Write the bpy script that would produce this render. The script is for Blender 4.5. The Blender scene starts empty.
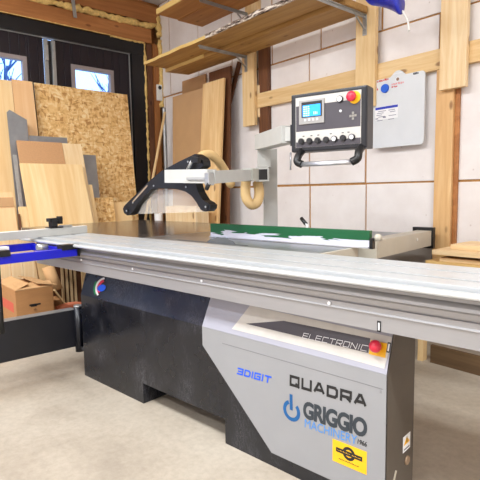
import bpy, bmesh, math, random
from mathutils import Vector, Matrix
random.seed(7)
SC = bpy.context.scene
COL = SC.collection
# ------------------------------------------------------------------ camera model (480 x 480)
F = 476.0; PITCH = (240-192.25)/476.0; ROLL = .0163; YAW = math.radians(-40.55); DM = math.radians(6.7); HH = 1.19
down = Vector((ROLL, 1, PITCH)).normalized()
v = Vector((math.sin(YAW), 0, math.cos(YAW)))
v.y = -(v.x*down.x+v.z*down.z)/down.y
NX = v.normalized(); Xc = -NX; Zc = -down; Yc = Zc.cross(Xc)
def c2r(d): return Vector((Xc.dot(d), Yc.dot(d), Zc.dot(d)))      # camera axes -> room axes
CD, SD = math.cos(DM), math.sin(DM)
def r2m(p): return Vector((CD*p[0]+SD*p[1], -SD*p[0]+CD*p[1], p[2]))   # room -> saw frame
def m2r(p): return Vector((CD*p[0]-SD*p[1], SD*p[0]+CD*p[1], p[2]))
CAM = Vector((0, 0, HH))
def ray(px, py, m):
    d = c2r(Vector((px-240, py-240, F)))
    return r2m(d) if m else d
def at(px, py, m=0, x=None, y=None, z=None, plane=None):
    d = ray(px, py, m)
    if plane:
        p0, n = plane
        t = (Vector(p0)-CAM).dot(n)/d.dot(n)
    else:
        t = x/d.x if x is not None else y/d.y if y is not None else (z-HH)/d.z
    return CAM+d*t
def atd(px, py, depth, m=0):
    return CAM + ray(px, py, m)*(depth/F)

# ------------------------------------------------------------------ materials
def newmat(name):
    m = bpy.data.materials.new(name); m.use_nodes = True
    nt = m.node_tree; b = nt.nodes['Principled BSDF']
    return m, nt, b
def L(c):   # sRGB 0-255 -> linear
    return tuple(((x/255)/12.92 if x/255 <= .04045 else ((x/255+.055)/1.055)**2.4) for x in c)+(1,)
def ramp(nt, stops):
    r = nt.nodes.new('ShaderNodeValToRGB'); e = r.color_ramp.elements
    while len(e) < len(stops): e.new(.5)
    for k, (p, c) in enumerate(stops): e[k].position = p; e[k].color = c
    return r
def coords(nt, scale=(1, 1, 1), rot=(0, 0, 0), loc=(0, 0, 0)):
    t = nt.nodes.new('ShaderNodeTexCoord'); mp = nt.nodes.new('ShaderNodeMapping')
    mp.inputs['Scale'].default_value = scale; mp.inputs['Rotation'].default_value = rot; mp.inputs['Location'].default_value = loc
    nt.links.new(t.outputs['Object'], mp.inputs['Vector'])
    return mp
def noise(nt, mp, scale, detail=4, rough=.6, dist=0):
    n = nt.nodes.new('ShaderNodeTexNoise'); n.inputs['Scale'].default_value = scale
    n.inputs['Detail'].default_value = detail; n.inputs['Roughness'].default_value = rough; n.inputs['Distortion'].default_value = dist
    nt.links.new(mp.outputs[0], n.inputs['Vector'])
    return n
def bump(nt, b, src, strength=.2, dist=.01):
    bp = nt.nodes.new('ShaderNodeBump'); bp.inputs['Strength'].default_value = strength; bp.inputs['Distance'].default_value = dist
    nt.links.new(src, bp.inputs['Height']); nt.links.new(bp.outputs[0], b.inputs['Normal'])
def plain(name, c, rough=.5, metal=0, var=.06, scale=8, stretch=(1, 1, 1), spec=.5, coat=0):
    m, nt, b = newmat(name)
    mp = coords(nt, stretch); n = noise(nt, mp, scale)
    lc = L(c); lo = tuple(x*(1-var) for x in lc[:3])+(1,); hi = tuple(min(1, x*(1+var)) for x in lc[:3])+(1,)
    r = ramp(nt, [(.3, lo), (.7, hi)]); nt.links.new(n.outputs['Fac'], r.inputs[0]); nt.links.new(r.outputs[0], b.inputs['Base Color'])
    b.inputs['Roughness'].default_value = rough; b.inputs['Metallic'].default_value = metal
    b.inputs['Specular IOR Level'].default_value = spec; b.inputs['Coat Weight'].default_value = coat
    return m
def wood(name, c1, c2, axis='z', rough=.6, grain=22, knots=True, fine=.5, rot=(0, 0, 0)):
    m, nt, b = newmat(name)
    st = {'x': (.07, 1, 1), 'y': (1, .07, 1), 'z': (1, 1, .07)}[axis]
    mp = coords(nt, st, rot)
    n = noise(nt, mp, grain, 6, .65, .8)
    r = ramp(nt, [(.28, L(c2)), (.5, L(tuple((a+b_)/2 for a, b_ in zip(c1, c2)))), (.68, L(c1))])
    nt.links.new(n.outputs['Fac'], r.inputs[0])
    out = r.outputs[0]
    if knots:
        kst = {'x': (.45, 1, 1), 'y': (1, .45, 1), 'z': (1, 1, .45)}[axis]
        mk = coords(nt, kst, rot); vo = nt.nodes.new('ShaderNodeTexVoronoi'); vo.inputs['Scale'].default_value = 7
        nt.links.new(mk.outputs[0], vo.inputs['Vector'])
        kr = ramp(nt, [(.09, (.30, .17, .10, 1)), (.15, (1, 1, 1, 1))]); nt.links.new(vo.outputs['Distance'], kr.inputs[0])
        mx = nt.nodes.new('ShaderNodeMix'); mx.data_type = 'RGBA'; mx.blend_type = 'MULTIPLY'; mx.inputs['Factor'].default_value = .75
        nt.links.new(out, mx.inputs['A']); nt.links.new(kr.outputs[0], mx.inputs['B']); out = mx.outputs['Result']
    nt.links.new(out, b.inputs['Base Color'])
    b.inputs['Roughness'].default_value = rough
    bump(nt, b, n.outputs['Fac'], fine*.3, .004)
    return m
def osb_mat(name, cols, scale=23):
    m, nt, b = newmat(name)
    mp = coords(nt, (1, 1, 1)); nz = noise(nt, mp, 5, 2)
    mp2 = coords(nt, (1, 1, 1))
    ad = nt.nodes.new('ShaderNodeVectorMath'); ad.operation = 'ADD'
    sc = nt.nodes.new('ShaderNodeVectorMath'); sc.operation = 'SCALE'; sc.inputs['Scale'].default_value = .12
    nt.links.new(nz.outputs['Color'], sc.inputs[0]); nt.links.new(mp2.outputs[0], ad.inputs[0]); nt.links.new(sc.outputs[0], ad.inputs[1])
    outs = []
    for k, s in enumerate(((1, 1, .38), (1, .38, 1))):
        mm = nt.nodes.new('ShaderNodeMapping'); mm.inputs['Scale'].default_value = s; mm.inputs['Rotation'].default_value = (.5-k, 0, 0)
        nt.links.new(ad.outputs[0], mm.inputs['Vector'])
        vo = nt.nodes.new('ShaderNodeTexVoronoi'); vo.inputs['Scale'].default_value = scale*2; nt.links.new(mm.outputs[0], vo.inputs['Vector'])
        sx = nt.nodes.new('ShaderNodeSeparateColor'); nt.links.new(vo.outputs['Color'], sx.inputs[0]); outs.append(sx.outputs[0])
    mx = nt.nodes.new('ShaderNodeMath'); mx.operation = 'ADD'; nt.links.new(outs[0], mx.inputs[0]); nt.links.new(outs[1], mx.inputs[1])
    mh = nt.nodes.new('ShaderNodeMath'); mh.operation = 'MULTIPLY'; mh.inputs[1].default_value = .5; nt.links.new(mx.outputs[0], mh.inputs[0])
    r = ramp(nt, [(.12, L(cols[0])), (.35, L(cols[1])), (.6, L(cols[2])), (.9, L(cols[3]))]); nt.links.new(mh.outputs[0], r.inputs[0])
    nt.links.new(r.outputs[0], b.inputs['Base Color']); b.inputs['Roughness'].default_value = .65
    bump(nt, b, mh.outputs[0], .25, .003)
    return m
def emit(name, c, s):
    m, nt, b = newmat(name); b.inputs['Base Color'].default_value = L(c); b.inputs['Emission Color'].default_value = L(c); b.inputs['Emission Strength'].default_value = s
    return m
def clear(name, tint, rough=.02, alpha=None):
    m, nt, b = newmat(name); b.inputs['Base Color'].default_value = L(tint)
    b.inputs['Transmission Weight'].default_value = 1; b.inputs['Roughness'].default_value = rough; b.inputs['IOR'].default_value = 1.25
    if alpha is not None: b.inputs['Alpha'].default_value = alpha
    return m
def scratched(name, c, rough, sc=(150, 150, 160), amount=.35):
    m, nt, b = newmat(name)
    mp = coords(nt, (3.5, 3.5, 1.2), (.3, .5, .2)); n = noise(nt, mp, 9, 8, .75, 1.4)
    r1 = ramp(nt, [(.47, (0, 0, 0, 1)), (.5, (amount,)*3+(1,)), (.53, (0, 0, 0, 1))]); nt.links.new(n.outputs['Fac'], r1.inputs[0])
    mp2 = coords(nt); n2 = noise(nt, mp2, 4, 3); r2 = ramp(nt, [(.5, (0, 0, 0, 1)), (.72, (1, 1, 1, 1))]); nt.links.new(n2.outputs['Fac'], r2.inputs[0])
    ml = nt.nodes.new('ShaderNodeMath'); ml.operation = 'MULTIPLY'; nt.links.new(r1.outputs[0], ml.inputs[0]); nt.links.new(r2.outputs[0], ml.inputs[1])
    mx = nt.nodes.new('ShaderNodeMix'); mx.data_type = 'RGBA'; mx.inputs['A'].default_value = L(c); mx.inputs['B'].default_value = L(sc)
    nt.links.new(ml.outputs[0], mx.inputs['Factor']); nt.links.new(mx.outputs['Result'], b.inputs['Base Color'])
    rr = ramp(nt, [(.3, (rough,)*3+(1,)), (.7, (rough+.15,)*3+(1,))]); nt.links.new(n2.outputs['Fac'], rr.inputs[0]); nt.links.new(rr.outputs[0], b.inputs['Roughness'])
    return m
M = {}
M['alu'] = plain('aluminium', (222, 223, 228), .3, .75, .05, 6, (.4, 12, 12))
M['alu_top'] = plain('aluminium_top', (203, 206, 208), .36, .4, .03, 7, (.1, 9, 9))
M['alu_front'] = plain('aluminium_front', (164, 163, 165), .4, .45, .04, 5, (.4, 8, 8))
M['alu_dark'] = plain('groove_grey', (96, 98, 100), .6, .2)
M['navy'] = scratched('black_cabinet_paint', (15, 17, 25), .22, (130, 130, 138), .5)
M['navy'].node_tree.nodes['Principled BSDF'].inputs['Specular IOR Level'].default_value = .6
M['cab_end'] = scratched('brown_grey_paint', (88, 80, 71), .4, (110, 100, 90), .2)
M['greypaint'] = plain('grey_paint', (150, 151, 154), .42, 0, .03, 5)
M['palesticker'] = plain('pale_sticker', (200, 196, 190), .45, 0, .05, 20)
M['plate'] = plain('dark_plate', (70, 66, 74), .35, 0, .1, 6)
M['black'] = plain('black_plastic', (20, 20, 22), .4)
M['blackink'] = plain('black_ink', (28, 28, 30), .5)
M['greyink'] = plain('slate_ink', (48, 56, 64), .5)
M['whiteink'] = plain('white_ink', (225, 225, 228), .5)
M['blueink'] = plain('blue_ink', (22, 88, 228), .5)
M['logoblue'] = plain('logo_blue', (8, 88, 148), .45)
M['paleblueink'] = plain('pale_blue_ink', (72, 140, 214), .5)
M['yellow'] = plain('yellow_label', (252, 190, 26), .45)
M['red'] = plain('red_plastic', (214, 28, 62), .35, coat=.4)
M['redink'] = plain('red_ink', (205, 60, 60), .6)
M['greenink'] = plain('green_ink', (30, 130, 75), .5)
M['cream'] = plain('cream_paint', (198, 190, 174), .42, 0, .04)
M['lightgrey'] = plain('light_grey_paint', (192, 192, 188), .45, 0, .04)
M['blue'] = plain('blue_paint', (14, 20, 190), .35, 0, .05, coat=.3)
M['iron'] = plain('grey_iron', (150, 150, 150), .3, .7, .12, 7)
M['darktable'] = plain('dark_table', (104, 97, 92), .16, .45, .25, 5, (2, .6, 1))
M['greensteel'] = None
M['steel'] = plain('dull_steel', (152, 154, 158), .42, .6, .12, 6)
M['zinc'] = plain('zinc', (178, 180, 180), .4, .7, .1, 14)
M['door'] = plain('aubergine_door', (28, 21, 30), .32, 0, .1)
M['doorframe'] = plain('black_frame', (16, 15, 20), .35)
M['hose'] = plain('tan_hose', (222, 188, 132), .55, 0, .06)
M['white'] = plain('white_plastic', (236, 234, 230), .4, 0, .02)
M['board'] = plain('whiteboard_face', (218, 221, 224), .25, 0, .02)
M['paper'] = plain('paper', (238, 238, 240), .6, 0, .02)
M['foam'] = plain('yellow_foam', (232, 198, 124), .9, 0, .22, 30)
M['card'] = plain('cardboard', (180, 130, 82), .8, 0, .06, 9, (1, 1, 4))
M['cardlight'] = plain('cardboard_flap', (202, 158, 110), .8, 0, .06, 9)
M['pine'] = wood('pine', (240, 212, 164), (220, 182, 126))
M['pine_x'] = wood('pine_rail', (236, 206, 156), (214, 174, 116), 'x')
M['palepine'] = wood('pale_pine', (244, 220, 180), (226, 190, 138), 'z', knots=True)
M['shelfwood'] = wood('shelf_wood', (190, 150, 88), (150, 108, 54), 'x', grain=14)
M['shelfedge'] = wood('shelf_edge', (238, 210, 140), (220, 180, 104), 'x', knots=False)
M['stud'] = wood('stud_orange', (234, 196, 142), (210, 160, 104), 'z')
M['beamwood'] = wood('beam_wood', (192, 130, 74), (148, 92, 46), 'y', grain=10)
M['darkwood'] = wood('dark_stud', (120, 74, 42), (80, 46, 24), 'z')
M['ply'] = wood('plywood_face', (242, 212, 162), (228, 186, 128), 'z', grain=9, knots=False)
M['plyb'] = wood('plywood_pink', (238, 198, 150), (226, 176, 124), 'z', grain=9, knots=False)
M['mdf'] = plain('mdf', (190, 148, 104), .6, 0, .05, 5)
M['chip'] = plain('chipboard', (196, 150, 106), .75, 0, .14, 90)
M['osb'] = osb_mat('osb', ((184, 132, 74), (222, 176, 110), (236, 196, 134), (246, 220, 170)))
M['pilewood'] = wood('pile_wood', (243, 216, 172), (226, 186, 132), 'x', grain=14, knots=False)
M['barkmix'] = None

def mat_wall():
    # foil faced insulation boards: pale pinkish white, faint stains
    m, nt, b = newmat('insulation_board')
    mp = coords(nt); n = noise(nt, mp, 2.2, 5, .6)
    r = ramp(nt, [(.3, L((229, 221, 218))), (.7, L((245, 240, 238)))]); nt.links.new(n.outputs['Fac'], r.inputs[0])
    vo = nt.nodes.new('ShaderNodeTexVoronoi'); vo.inputs['Scale'].default_value = 7; nt.links.new(mp.outputs[0], vo.inputs['Vector'])
    kr = ramp(nt, [(.03, (.62, .54, .5, 1)), (.06, (1, 1, 1, 1))]); nt.links.new(vo.outputs['Distance'], kr.inputs[0])
    mx = nt.nodes.new('ShaderNodeMix'); mx.data_type = 'RGBA'; mx.blend_type = 'MULTIPLY'; mx.inputs['Factor'].default_value = .5
    nt.links.new(r.outputs[0], mx.inputs['A']); nt.links.new(kr.outputs[0], mx.inputs['B'])
    nt.links.new(mx.outputs['Result'], b.inputs['Base Color']); b.inputs['Roughness'].default_value = .55
    bump(nt, b, n.outputs['Fac'], .15, .01)
    return m
M['wall'] = mat_wall()
def mat_floor():
    m, nt, b = newmat('concrete')
    mp = coords(nt); n = noise(nt, mp, 1.3, 8, .65); n2 = noise(nt, mp, 28, 6, .7)
    r = ramp(nt, [(.3, L((160, 148, 133))), (.5, L((180, 168, 152))), (.72, L((194, 184, 169)))]); nt.links.new(n.outputs['Fac'], r.inputs[0])
    r2 = ramp(nt, [(.3, (.8, .79, .78, 1)), (.62, (1.0, 1.0, 1.0, 1))]); nt.links.new(n2.outputs['Fac'], r2.inputs[0])
    mx = nt.nodes.new('ShaderNodeMix'); mx.data_type = 'RGBA'; mx.blend_type = 'MULTIPLY'; mx.inputs['Factor'].default_value = .85
    nt.links.new(r.outputs[0], mx.inputs['A']); nt.links.new(r2.outputs[0], mx.inputs['B'])
    nt.links.new(mx.outputs['Result'], b.inputs['Base Color'])
    rr = ramp(nt, [(.3, (.38,)*3+(1,)), (.7, (.58,)*3+(1,))]); nt.links.new(n.outputs['Fac'], rr.inputs[0]); nt.links.new(rr.outputs[0], b.inputs['Roughness'])
    bump(nt, b, n2.outputs['Fac'], .12, .004)
    return m
M['floor'] = mat_floor()
def mat_green():
    # green painted fence with paint worn off to bare aluminium along its lower half
    m, nt, b = newmat('worn_green_paint')
    t = nt.nodes.new('ShaderNodeTexCoord'); sp = nt.nodes.new('ShaderNodeSeparateXYZ'); nt.links.new(t.outputs['Object'], sp.inputs[0])
    mp = coords(nt, (1.6, 1, 14)); n = noise(nt, mp, 2.4, 3, .5, .6)
    mh = nt.nodes.new('ShaderNodeMapRange'); mh.inputs['From Min'].default_value = .90; mh.inputs['From Max'].default_value = .985
    nt.links.new(sp.outputs['Z'], mh.inputs['Value'])
    s = nt.nodes.new('ShaderNodeMath'); s.operation = 'MULTIPLY_ADD'; s.inputs[1].default_value = 1.9
    nt.links.new(n.outputs['Fac'], s.inputs[0]); nt.links.new(mh.outputs[0], s.inputs[2])
    r = ramp(nt, [(.0, (0, 0, 0, 1)), (.70, (0, 0, 0, 1)), (.725, (1, 1, 1, 1))])
    hf = nt.nodes.new('ShaderNodeMath'); hf.operation = 'MULTIPLY'; hf.inputs[1].default_value = .5
    nt.links.new(s.outputs[0], hf.inputs[0]); nt.links.new(hf.outputs[0], r.inputs[0])
    mx = nt.nodes.new('ShaderNodeMix'); mx.data_type = 'RGBA'; mx.inputs['A'].default_value = L((206, 206, 222)); mx.inputs['B'].default_value = L((4, 88, 48))
    nt.links.new(r.outputs[0], mx.inputs['Factor']); nt.links.new(mx.outputs['Result'], b.inputs['Base Color']); b.inputs['Roughness'].default_value = .4
    return m
M['greensteel'] = mat_green()
def mat_bark():
    m, nt, b = newmat('bark_edge'); mp = coords(nt, (.45, 2, 2)); n = noise(nt, mp, 22, 4, .7)
    r = ramp(nt, [(.42, L((50, 38, 34))), (.5, L((150, 130, 116))), (.58, L((236, 226, 214)))]); nt.links.new(n.outputs['Fac'], r.inputs[0])
    nt.links.new(r.outputs[0], b.inputs['Base Color']); b.inputs['Roughness'].default_value = .9; bump(nt, b, n.outputs['Fac'], .8, .01)
    return m
M['bark'] = mat_bark()
def mat_hose():
    m, nt, b = newmat('tan_hose_ribbed'); b.inputs['Base Color'].default_value = L((224, 192, 140)); b.inputs['Roughness'].default_value = .5
    return m
M['pane'] = clear('window_glass', (245, 250, 255), 0)
M['shield'] = plain('clear_shield', (226, 218, 208), .12, 0, .02)
M['shield'].node_tree.nodes['Principled BSDF'].inputs['Alpha'].default_value = .26
M['navyplain'] = plain('dark_navy_paint', (17, 19, 28), .34, 0, .08)
M['screen'] = emit('lcd_blue', (30, 150, 245), .9)
M['screenpale'] = emit('lcd_pale', (170, 215, 250), .9)
M['tube'] = emit('lamp_diffuser', (255, 250, 240), 3)
M['pink'] = plain('salmon_cloth', (224, 130, 96), .8)
M['treebark'] = plain('pale_bark', (70, 110, 160), .8)

# ------------------------------------------------------------------ mesh helpers
def bm_box(bm, lo, hi, bev=0, mtx=None):
    x0, y0, z0 = lo; x1, y1, z1 = hi
    vs = [bm.verts.new(p) for p in ((x0,y0,z0),(x1,y0,z0),(x1,y1,z0),(x0,y1,z0),(x0,y0,z1),(x1,y0,z1),(x1,y1,z1),(x0,y1,z1))]
    fs = [bm.faces.new([vs[i] for i in f]) for f in ((3,2,1,0),(4,5,6,7),(0,1,5,4),(1,2,6,5),(2,3,7,6),(3,0,4,7))]
    if bev > 0:
        es = list({e for f in fs for e in f.edges})
        r = bmesh.ops.bevel(bm, geom=es, offset=bev, segments=2, affect='EDGES', profile=.7)
        if mtx is not None:
            allv = {v_ for f in r['faces'] for v_ in f.verts} | {v_ for v_ in vs if v_.is_valid}
            for f in list(r['faces']):
                for e in f.edges:
                    for g in e.link_faces: allv |= set(g.verts)
            bmesh.ops.transform(bm, matrix=mtx, verts=list(allv))
    elif mtx is not None: bmesh.ops.transform(bm, matrix=mtx, verts=vs)
def bm_prism(bm, pts, off):
    # polygon pts (3d) extruded by the vector off
    off = Vector(off)
    a = [bm.verts.new(p) for p in pts]; b = [bm.verts.new(Vector(p)+off) for p in pts]
    n = len(pts)
    bm.faces.new(a[::-1]); bm.faces.new(b)
    for i in range(n): bm.faces.new((a[i], a[(i+1) % n], b[(i+1) % n], b[i]))
def bm_tube(bm, path, r, seg=12, closed_ends=True, radii=None):
    path = [Vector(p) for p in path]; rings = []
    up = None
    for i, p in enumerate(path):
        if i == 0: t = path[1]-p
        elif i == len(path)-1: t = p-path[i-1]
        else: t = (path[i+1]-path[i-1])
        t.normalize()
        if up is None:
            up = Vector((0, 0, 1)) if abs(t.z) < .9 else Vector((1, 0, 0))
        s = t.cross(up).normalized(); u = s.cross(t).normalized(); up = u
        rr = radii[i] if radii else r
        rings.append([bm.verts.new(p + (s*math.cos(2*math.pi*k/seg)+u*math.sin(2*math.pi*k/seg))*rr) for k in range(seg)])
    for a, b in zip(rings, rings[1:]):
        for k in range(seg):
            f = bm.faces.new((a[k], a[(k+1) % seg], b[(k+1) % seg], b[k])); f.smooth = True
    if closed_ends:
        bm.faces.new(rings[0][::-1]); bm.faces.new(rings[-1])
def bm_bar(bm, p, q, w, h, bev=0, up=(0, 0, 1)):
    # square bar from p to q, w wide, h high
    p = Vector(p); q = Vector(q); t = (q-p); ln = t.length; t.normalize()
    s = t.cross(Vector(up)).normalized(); u = s.cross(t)
    mt = Matrix((t, s, u)).transposed().to_4x4(); mt.translation = p
    sub = bmesh.new(); bm_box(sub, (0, -w/2, -h/2), (ln, w/2, h/2), bev)
    me = bpy.data.meshes.new('t'); sub.to_mesh(me); sub.free(); me.transform(mt); bm.from_mesh(me); bpy.data.meshes.remove(me)
def smooth_path(pts, n=6):
    pts = [Vector(p) for p in pts]; out = []
    P = [pts[0]]+pts+[pts[-1]]
    for i in range(1, len(P)-2):
        for k in range(n):
            t = k/n; a, b, c, d = P[i-1], P[i], P[i+1], P[i+2]
            out.append(.5*((2*b)+(c-a)*t+(2*a-5*b+4*c-d)*t*t+(3*b-a-3*c+d)*t**3))
    out.append(pts[-1]); return out
def bm_disc(bm, c, n, r, h, seg=24, r2=None):
    # cylinder starting at c, along n
    n = Vector(n).normalized(); bm_tube(bm, [Vector(c), Vector(c)+n*h], r, seg, True, [r, r if r2 is None else r2])
def link(name, bm, mat, parent=None, smooth=None):
    bmesh.ops.recalc_face_normals(bm, faces=bm.faces)
    me = bpy.data.meshes.new(name); bm.to_mesh(me); bm.free()
    for m in (mat if isinstance(mat, (list, tuple)) else [mat]): me.materials.append(m)
    o = bpy.data.objects.new(name, me); COL.objects.link(o)
    if parent is not None:
        o.parent = parent
        if 'base' in parent: o.matrix_parent_inverse = Matrix.Translation(-Vector(parent['base']))
    return o
def recenter(o):
    me = o.data; xs = [v_.co for v_ in me.vertices]
    lo = Vector([min(p[i] for p in xs) for i in range(3)]); hi = Vector([max(p[i] for p in xs) for i in range(3)])
    c = Vector(((lo.x+hi.x)/2, (lo.y+hi.y)/2, lo.z)); me.transform(Matrix.Translation(-c)); o.location = c
    return o
def tag(o, label, cat, group=None):
    o['label'] = label; o['category'] = cat
    if group: o['group'] = group
    return o
def one(name, bm, mat, label, cat, group=None):
    return tag(recenter(link(name, bm, mat)), label, cat, group)
def thing(name, base, label, cat, group=None, rz=0):
    o = bpy.data.objects.new(name, None); COL.objects.link(o); o.empty_display_size = .1
    o['label'] = label; o['category'] = cat
    if group: o['group'] = group
    o['base'] = tuple(base); o.location = base; o.rotation_euler = (0, 0, rz)
    return o
def struct(name, bm, mat):
    o = link(name, bm, mat); o['kind'] = 'structure'; return o
def bxs(name, lo, hi, mat, bev=0):
    bm = bmesh.new(); bm_box(bm, lo, hi, bev); return struct(name, bm, mat)
def pbox(name, lo, hi, mat, parent, bev=0):
    bm = bmesh.new(); bm_box(bm, lo, hi, bev); return link(name, bm, mat, parent)
def pprism(name, pts, off, mat, parent):
    bm = bmesh.new(); bm_prism(bm, pts, off); return link(name, bm, mat, parent)

# ------------------------------------------------------------------ lettering
STROKE = {   # squared wide letters on a unit box
 'Q': [[(0,0),(0,1),(1,1),(1,0),(0,0)],[(.62,.28),(1.1,-.12)]], 'U': [[(0,1),(0,0),(1,0),(1,1)]],
 'A': [[(-.05,0),(.42,1),(.58,1),(1.05,0)],[(.2,.3),(.8,.3)]], 'D': [[(0,0),(0,1),(.8,1),(1,.78),(1,.22),(.8,0),(0,0)]],
 'R': [[(0,0),(0,1),(1,1),(1,.4),(0,.4)],[(.5,.4),(1.02,0)]], '3': [[(0,1),(1,1),(1,0),(0,0)],[(.2,.5),(1,.5)]],
 'I': [[(.5,0),(.5,1)]], 'G': [[(1,1),(0,1),(0,0),(1,0),(1,.5),(.5,.5)]], 'T': [[(0,1),(1,1)],[(.5,1),(.5,0)]],
 'E': [[(1,1),(0,1),(0,0),(1,0)],[(0,.5),(.9,.5)]], 'L': [[(0,1),(0,0),(1,0)]], 'C': [[(1,1),(0,1),(0,0),(1,0)]],
 'O': [[(0,0),(0,1),(1,1),(1,0),(0,0)]], 'N': [[(0,0),(0,1),(1,0),(1,1)]]}
def stroke_quads(word, th, gap, asp):
    # returns 2D quads with the cap height 1; asp = letter width
    out = []; x = 0
    for ch in word:
        w = asp*(.22 if ch == 'I' else 1)
        for pl in STROKE[ch]:
            q = [(x+(th/2)+(px if ch != 'I' else .5)*(w-th), th/2+py*(1-th)) for px, py in pl]
            for (ax, ay), (bx, by) in zip(q, q[1:]):
                dx, dy = bx-ax, by-ay; l = math.hypot(dx, dy); dx /= l; dy /= l
                e = th/2*.98; nx, ny = -dy*th/2, dx*th/2
                if abs(dx) > .01 and abs(dy) > .01: e = 0
                out.append([(ax-dx*e+nx, ay-dy*e+ny), (ax-dx*e-nx, ay-dy*e-ny), (bx+dx*e-nx, by+dy*e-ny), (bx+dx*e+nx, by+dy*e+ny)])
        x += w+gap
    return out, x-gap
def letters_stroke(name, word, PL, PR, PT, mat, parent, n, th=.2, gap=.3, asp=1.3, slant=0):
    quads, W = stroke_quads(word, th, gap, asp)
    PL, PR, PT = Vector(PL), Vector(PR), Vector(PT); e1 = (PR-PL)/W; e2 = PT-PL
    bm = bmesh.new()
    for k, q in enumerate(quads):
        vs = [bm.verts.new(PL+e1*(x+slant*y)+e2*y+Vector(n)*(.0006+.00002*k)) for x, y in q]
        bm.faces.new(vs)
    o = link(name, bm, mat, parent); return o
def letters_font(name, word, PL, PR, PT, mat, parent, n, bold=0, slant=0, space=1):
    cu = bpy.data.curves.new('t', 'FONT'); cu.body = word; cu.offset = bold; cu.shear = slant; cu.space_character = space; cu.resolution_u = 4
    t = bpy.data.objects.new('t', cu); COL.objects.link(t)
    dg = bpy.context.evaluated_depsgraph_get(); me = bpy.data.meshes.new_from_object(t.evaluated_get(dg))
    COL.objects.unlink(t); bpy.data.objects.remove(t)
    xs = [p.co.x for p in me.vertices]; ys = [p.co.y for p in me.vertices]
    x0, x1, y0, y1 = min(xs), max(xs), min(ys), max(ys)
    PL, PR, PT = Vector(PL), Vector(PR), Vector(PT)
    for p in me.vertices:
        a = (p.co.x-x0)/(x1-x0); b = (p.co.y-y0)/(y1-y0)
        p.co = PL+(PR-PL)*a+(PT-PL)*b+Vector(n)*.0008
    me.name = name; me.materials.clear(); me.materials.append(mat)
    o = bpy.data.objects.new(name, me); COL.objects.link(o); o.parent = parent
    return o
def decal(name, pts, n, mat, parent, h=.0006):
    pts = [Vector(p)+Vector(n)*.0001 for p in pts]
    return pprism(name, pts, Vector(n)*h, mat, parent)

# ================================================================== ROOM
YW = 3.65; XL = -5.95; ZC = 3.80; XR = 2.6; YF = -3.9
bxs('floor', (XL-.2, YF-.1, -.1), (XR+.1, YW+.2, 0), M['floor'])
bxs('ceiling', (XL-.2, YF-.1, ZC), (XR+.1, YW+.2, ZC+.1), plain('ceiling_white', (226, 220, 214), .6, 0, .03))
bxs('wall_right', (XR, YF, 0), (XR+.1, YW, ZC), M['wall'])
bxs('wall_front', (XL, YF-.1, 0), (XR, YF, ZC), M['wall'])
# back wall: a backing that shows tan foam in the joints, and boards in front of it
bw = bpy.data.objects.new('wall_back', None); COL.objects.link(bw); bw['kind'] = 'structure'
bm = bmesh.new(); bm_box(bm, (XL-.2, YW+.006, 0), (XR+.1, YW+.16, ZC))
link('joint_foam', bm, plain('joint_foam_tan', (176, 128, 74), .85, 0, .2, 30), bw)
bm = bmesh.new(); g = .0095
rows = [(0, 1.25, -3.198), (1.25, 2.53, -3.203), (2.53, ZC, -2.39)]
for z0, z1, ph in rows:
    k0 = math.floor((XL-ph)/.664)
    for k in range(k0, 14):
        x0 = ph+k*.664; x1 = x0+.664
        x0 = max(x0, XL); x1 = min(x1, XR)
        if x1-x0 < .05: continue
        jj = lambda: random.uniform(-.003, .003)
        bm_box(bm, (x0+g+jj(), YW-.004, z0+g+jj()), (x1-g+jj(), YW+.02, z1-g+jj()), .003)
link('insulation_boards', bm, M['wall'], bw)
# timbers on the back wall
n_trim = [0]
def trim(lo, hi, mat, bev=.004):
    n_trim[0] += 1
    return bxs('trim_%d' % n_trim[0], lo, hi, mat, bev)
trim((-3.93, YW-.055, 2.098), (XR, YW-.006, 2.252), M['pine_x'])                 # long rail
trim((-4.09, YW-.104, 1.915), (-3.90, YW-.058, 2.90), M['pine'])               # post A under the shelf
trim((-2.585, YW-.104, 1.90), (-2.39, YW-.058, ZC), M['pine'])                  # post B behind the console
trim((-1.825, YW-.104, 1.93), (-1.628, YW-.058, ZC), M['palepine'])             # post C at the right
trim((-1.872, YW-.056, 0), (-1.735, YW-.006, 2.095), M['stud'])                 # lower stud
trim((-1.734, YW-.03, 0), (-1.70, YW-.006, 2.095), M['beamwood'], .006)
trim((-3.885, YW-.05, 1.40), (-3.735, YW-.006, 2.095), M['darkwood'])
trim((-3.885, YW-.05, 2.255), (-3.735, YW-.006, 2.75), M['darkwood'])
trim((-3.905, YW-.052, 2.255), (-3.868, YW-.006, 2.34), M['palepine'])
trim((-3.905, YW-.052, 2.00), (-3.868, YW-.006, 2.095), M['palepine'])
trim((-4.09, YW-.05, 2.95), (-3.88, YW-.006, ZC), M['pine'])                 # batten carrying the upper brackets
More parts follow.
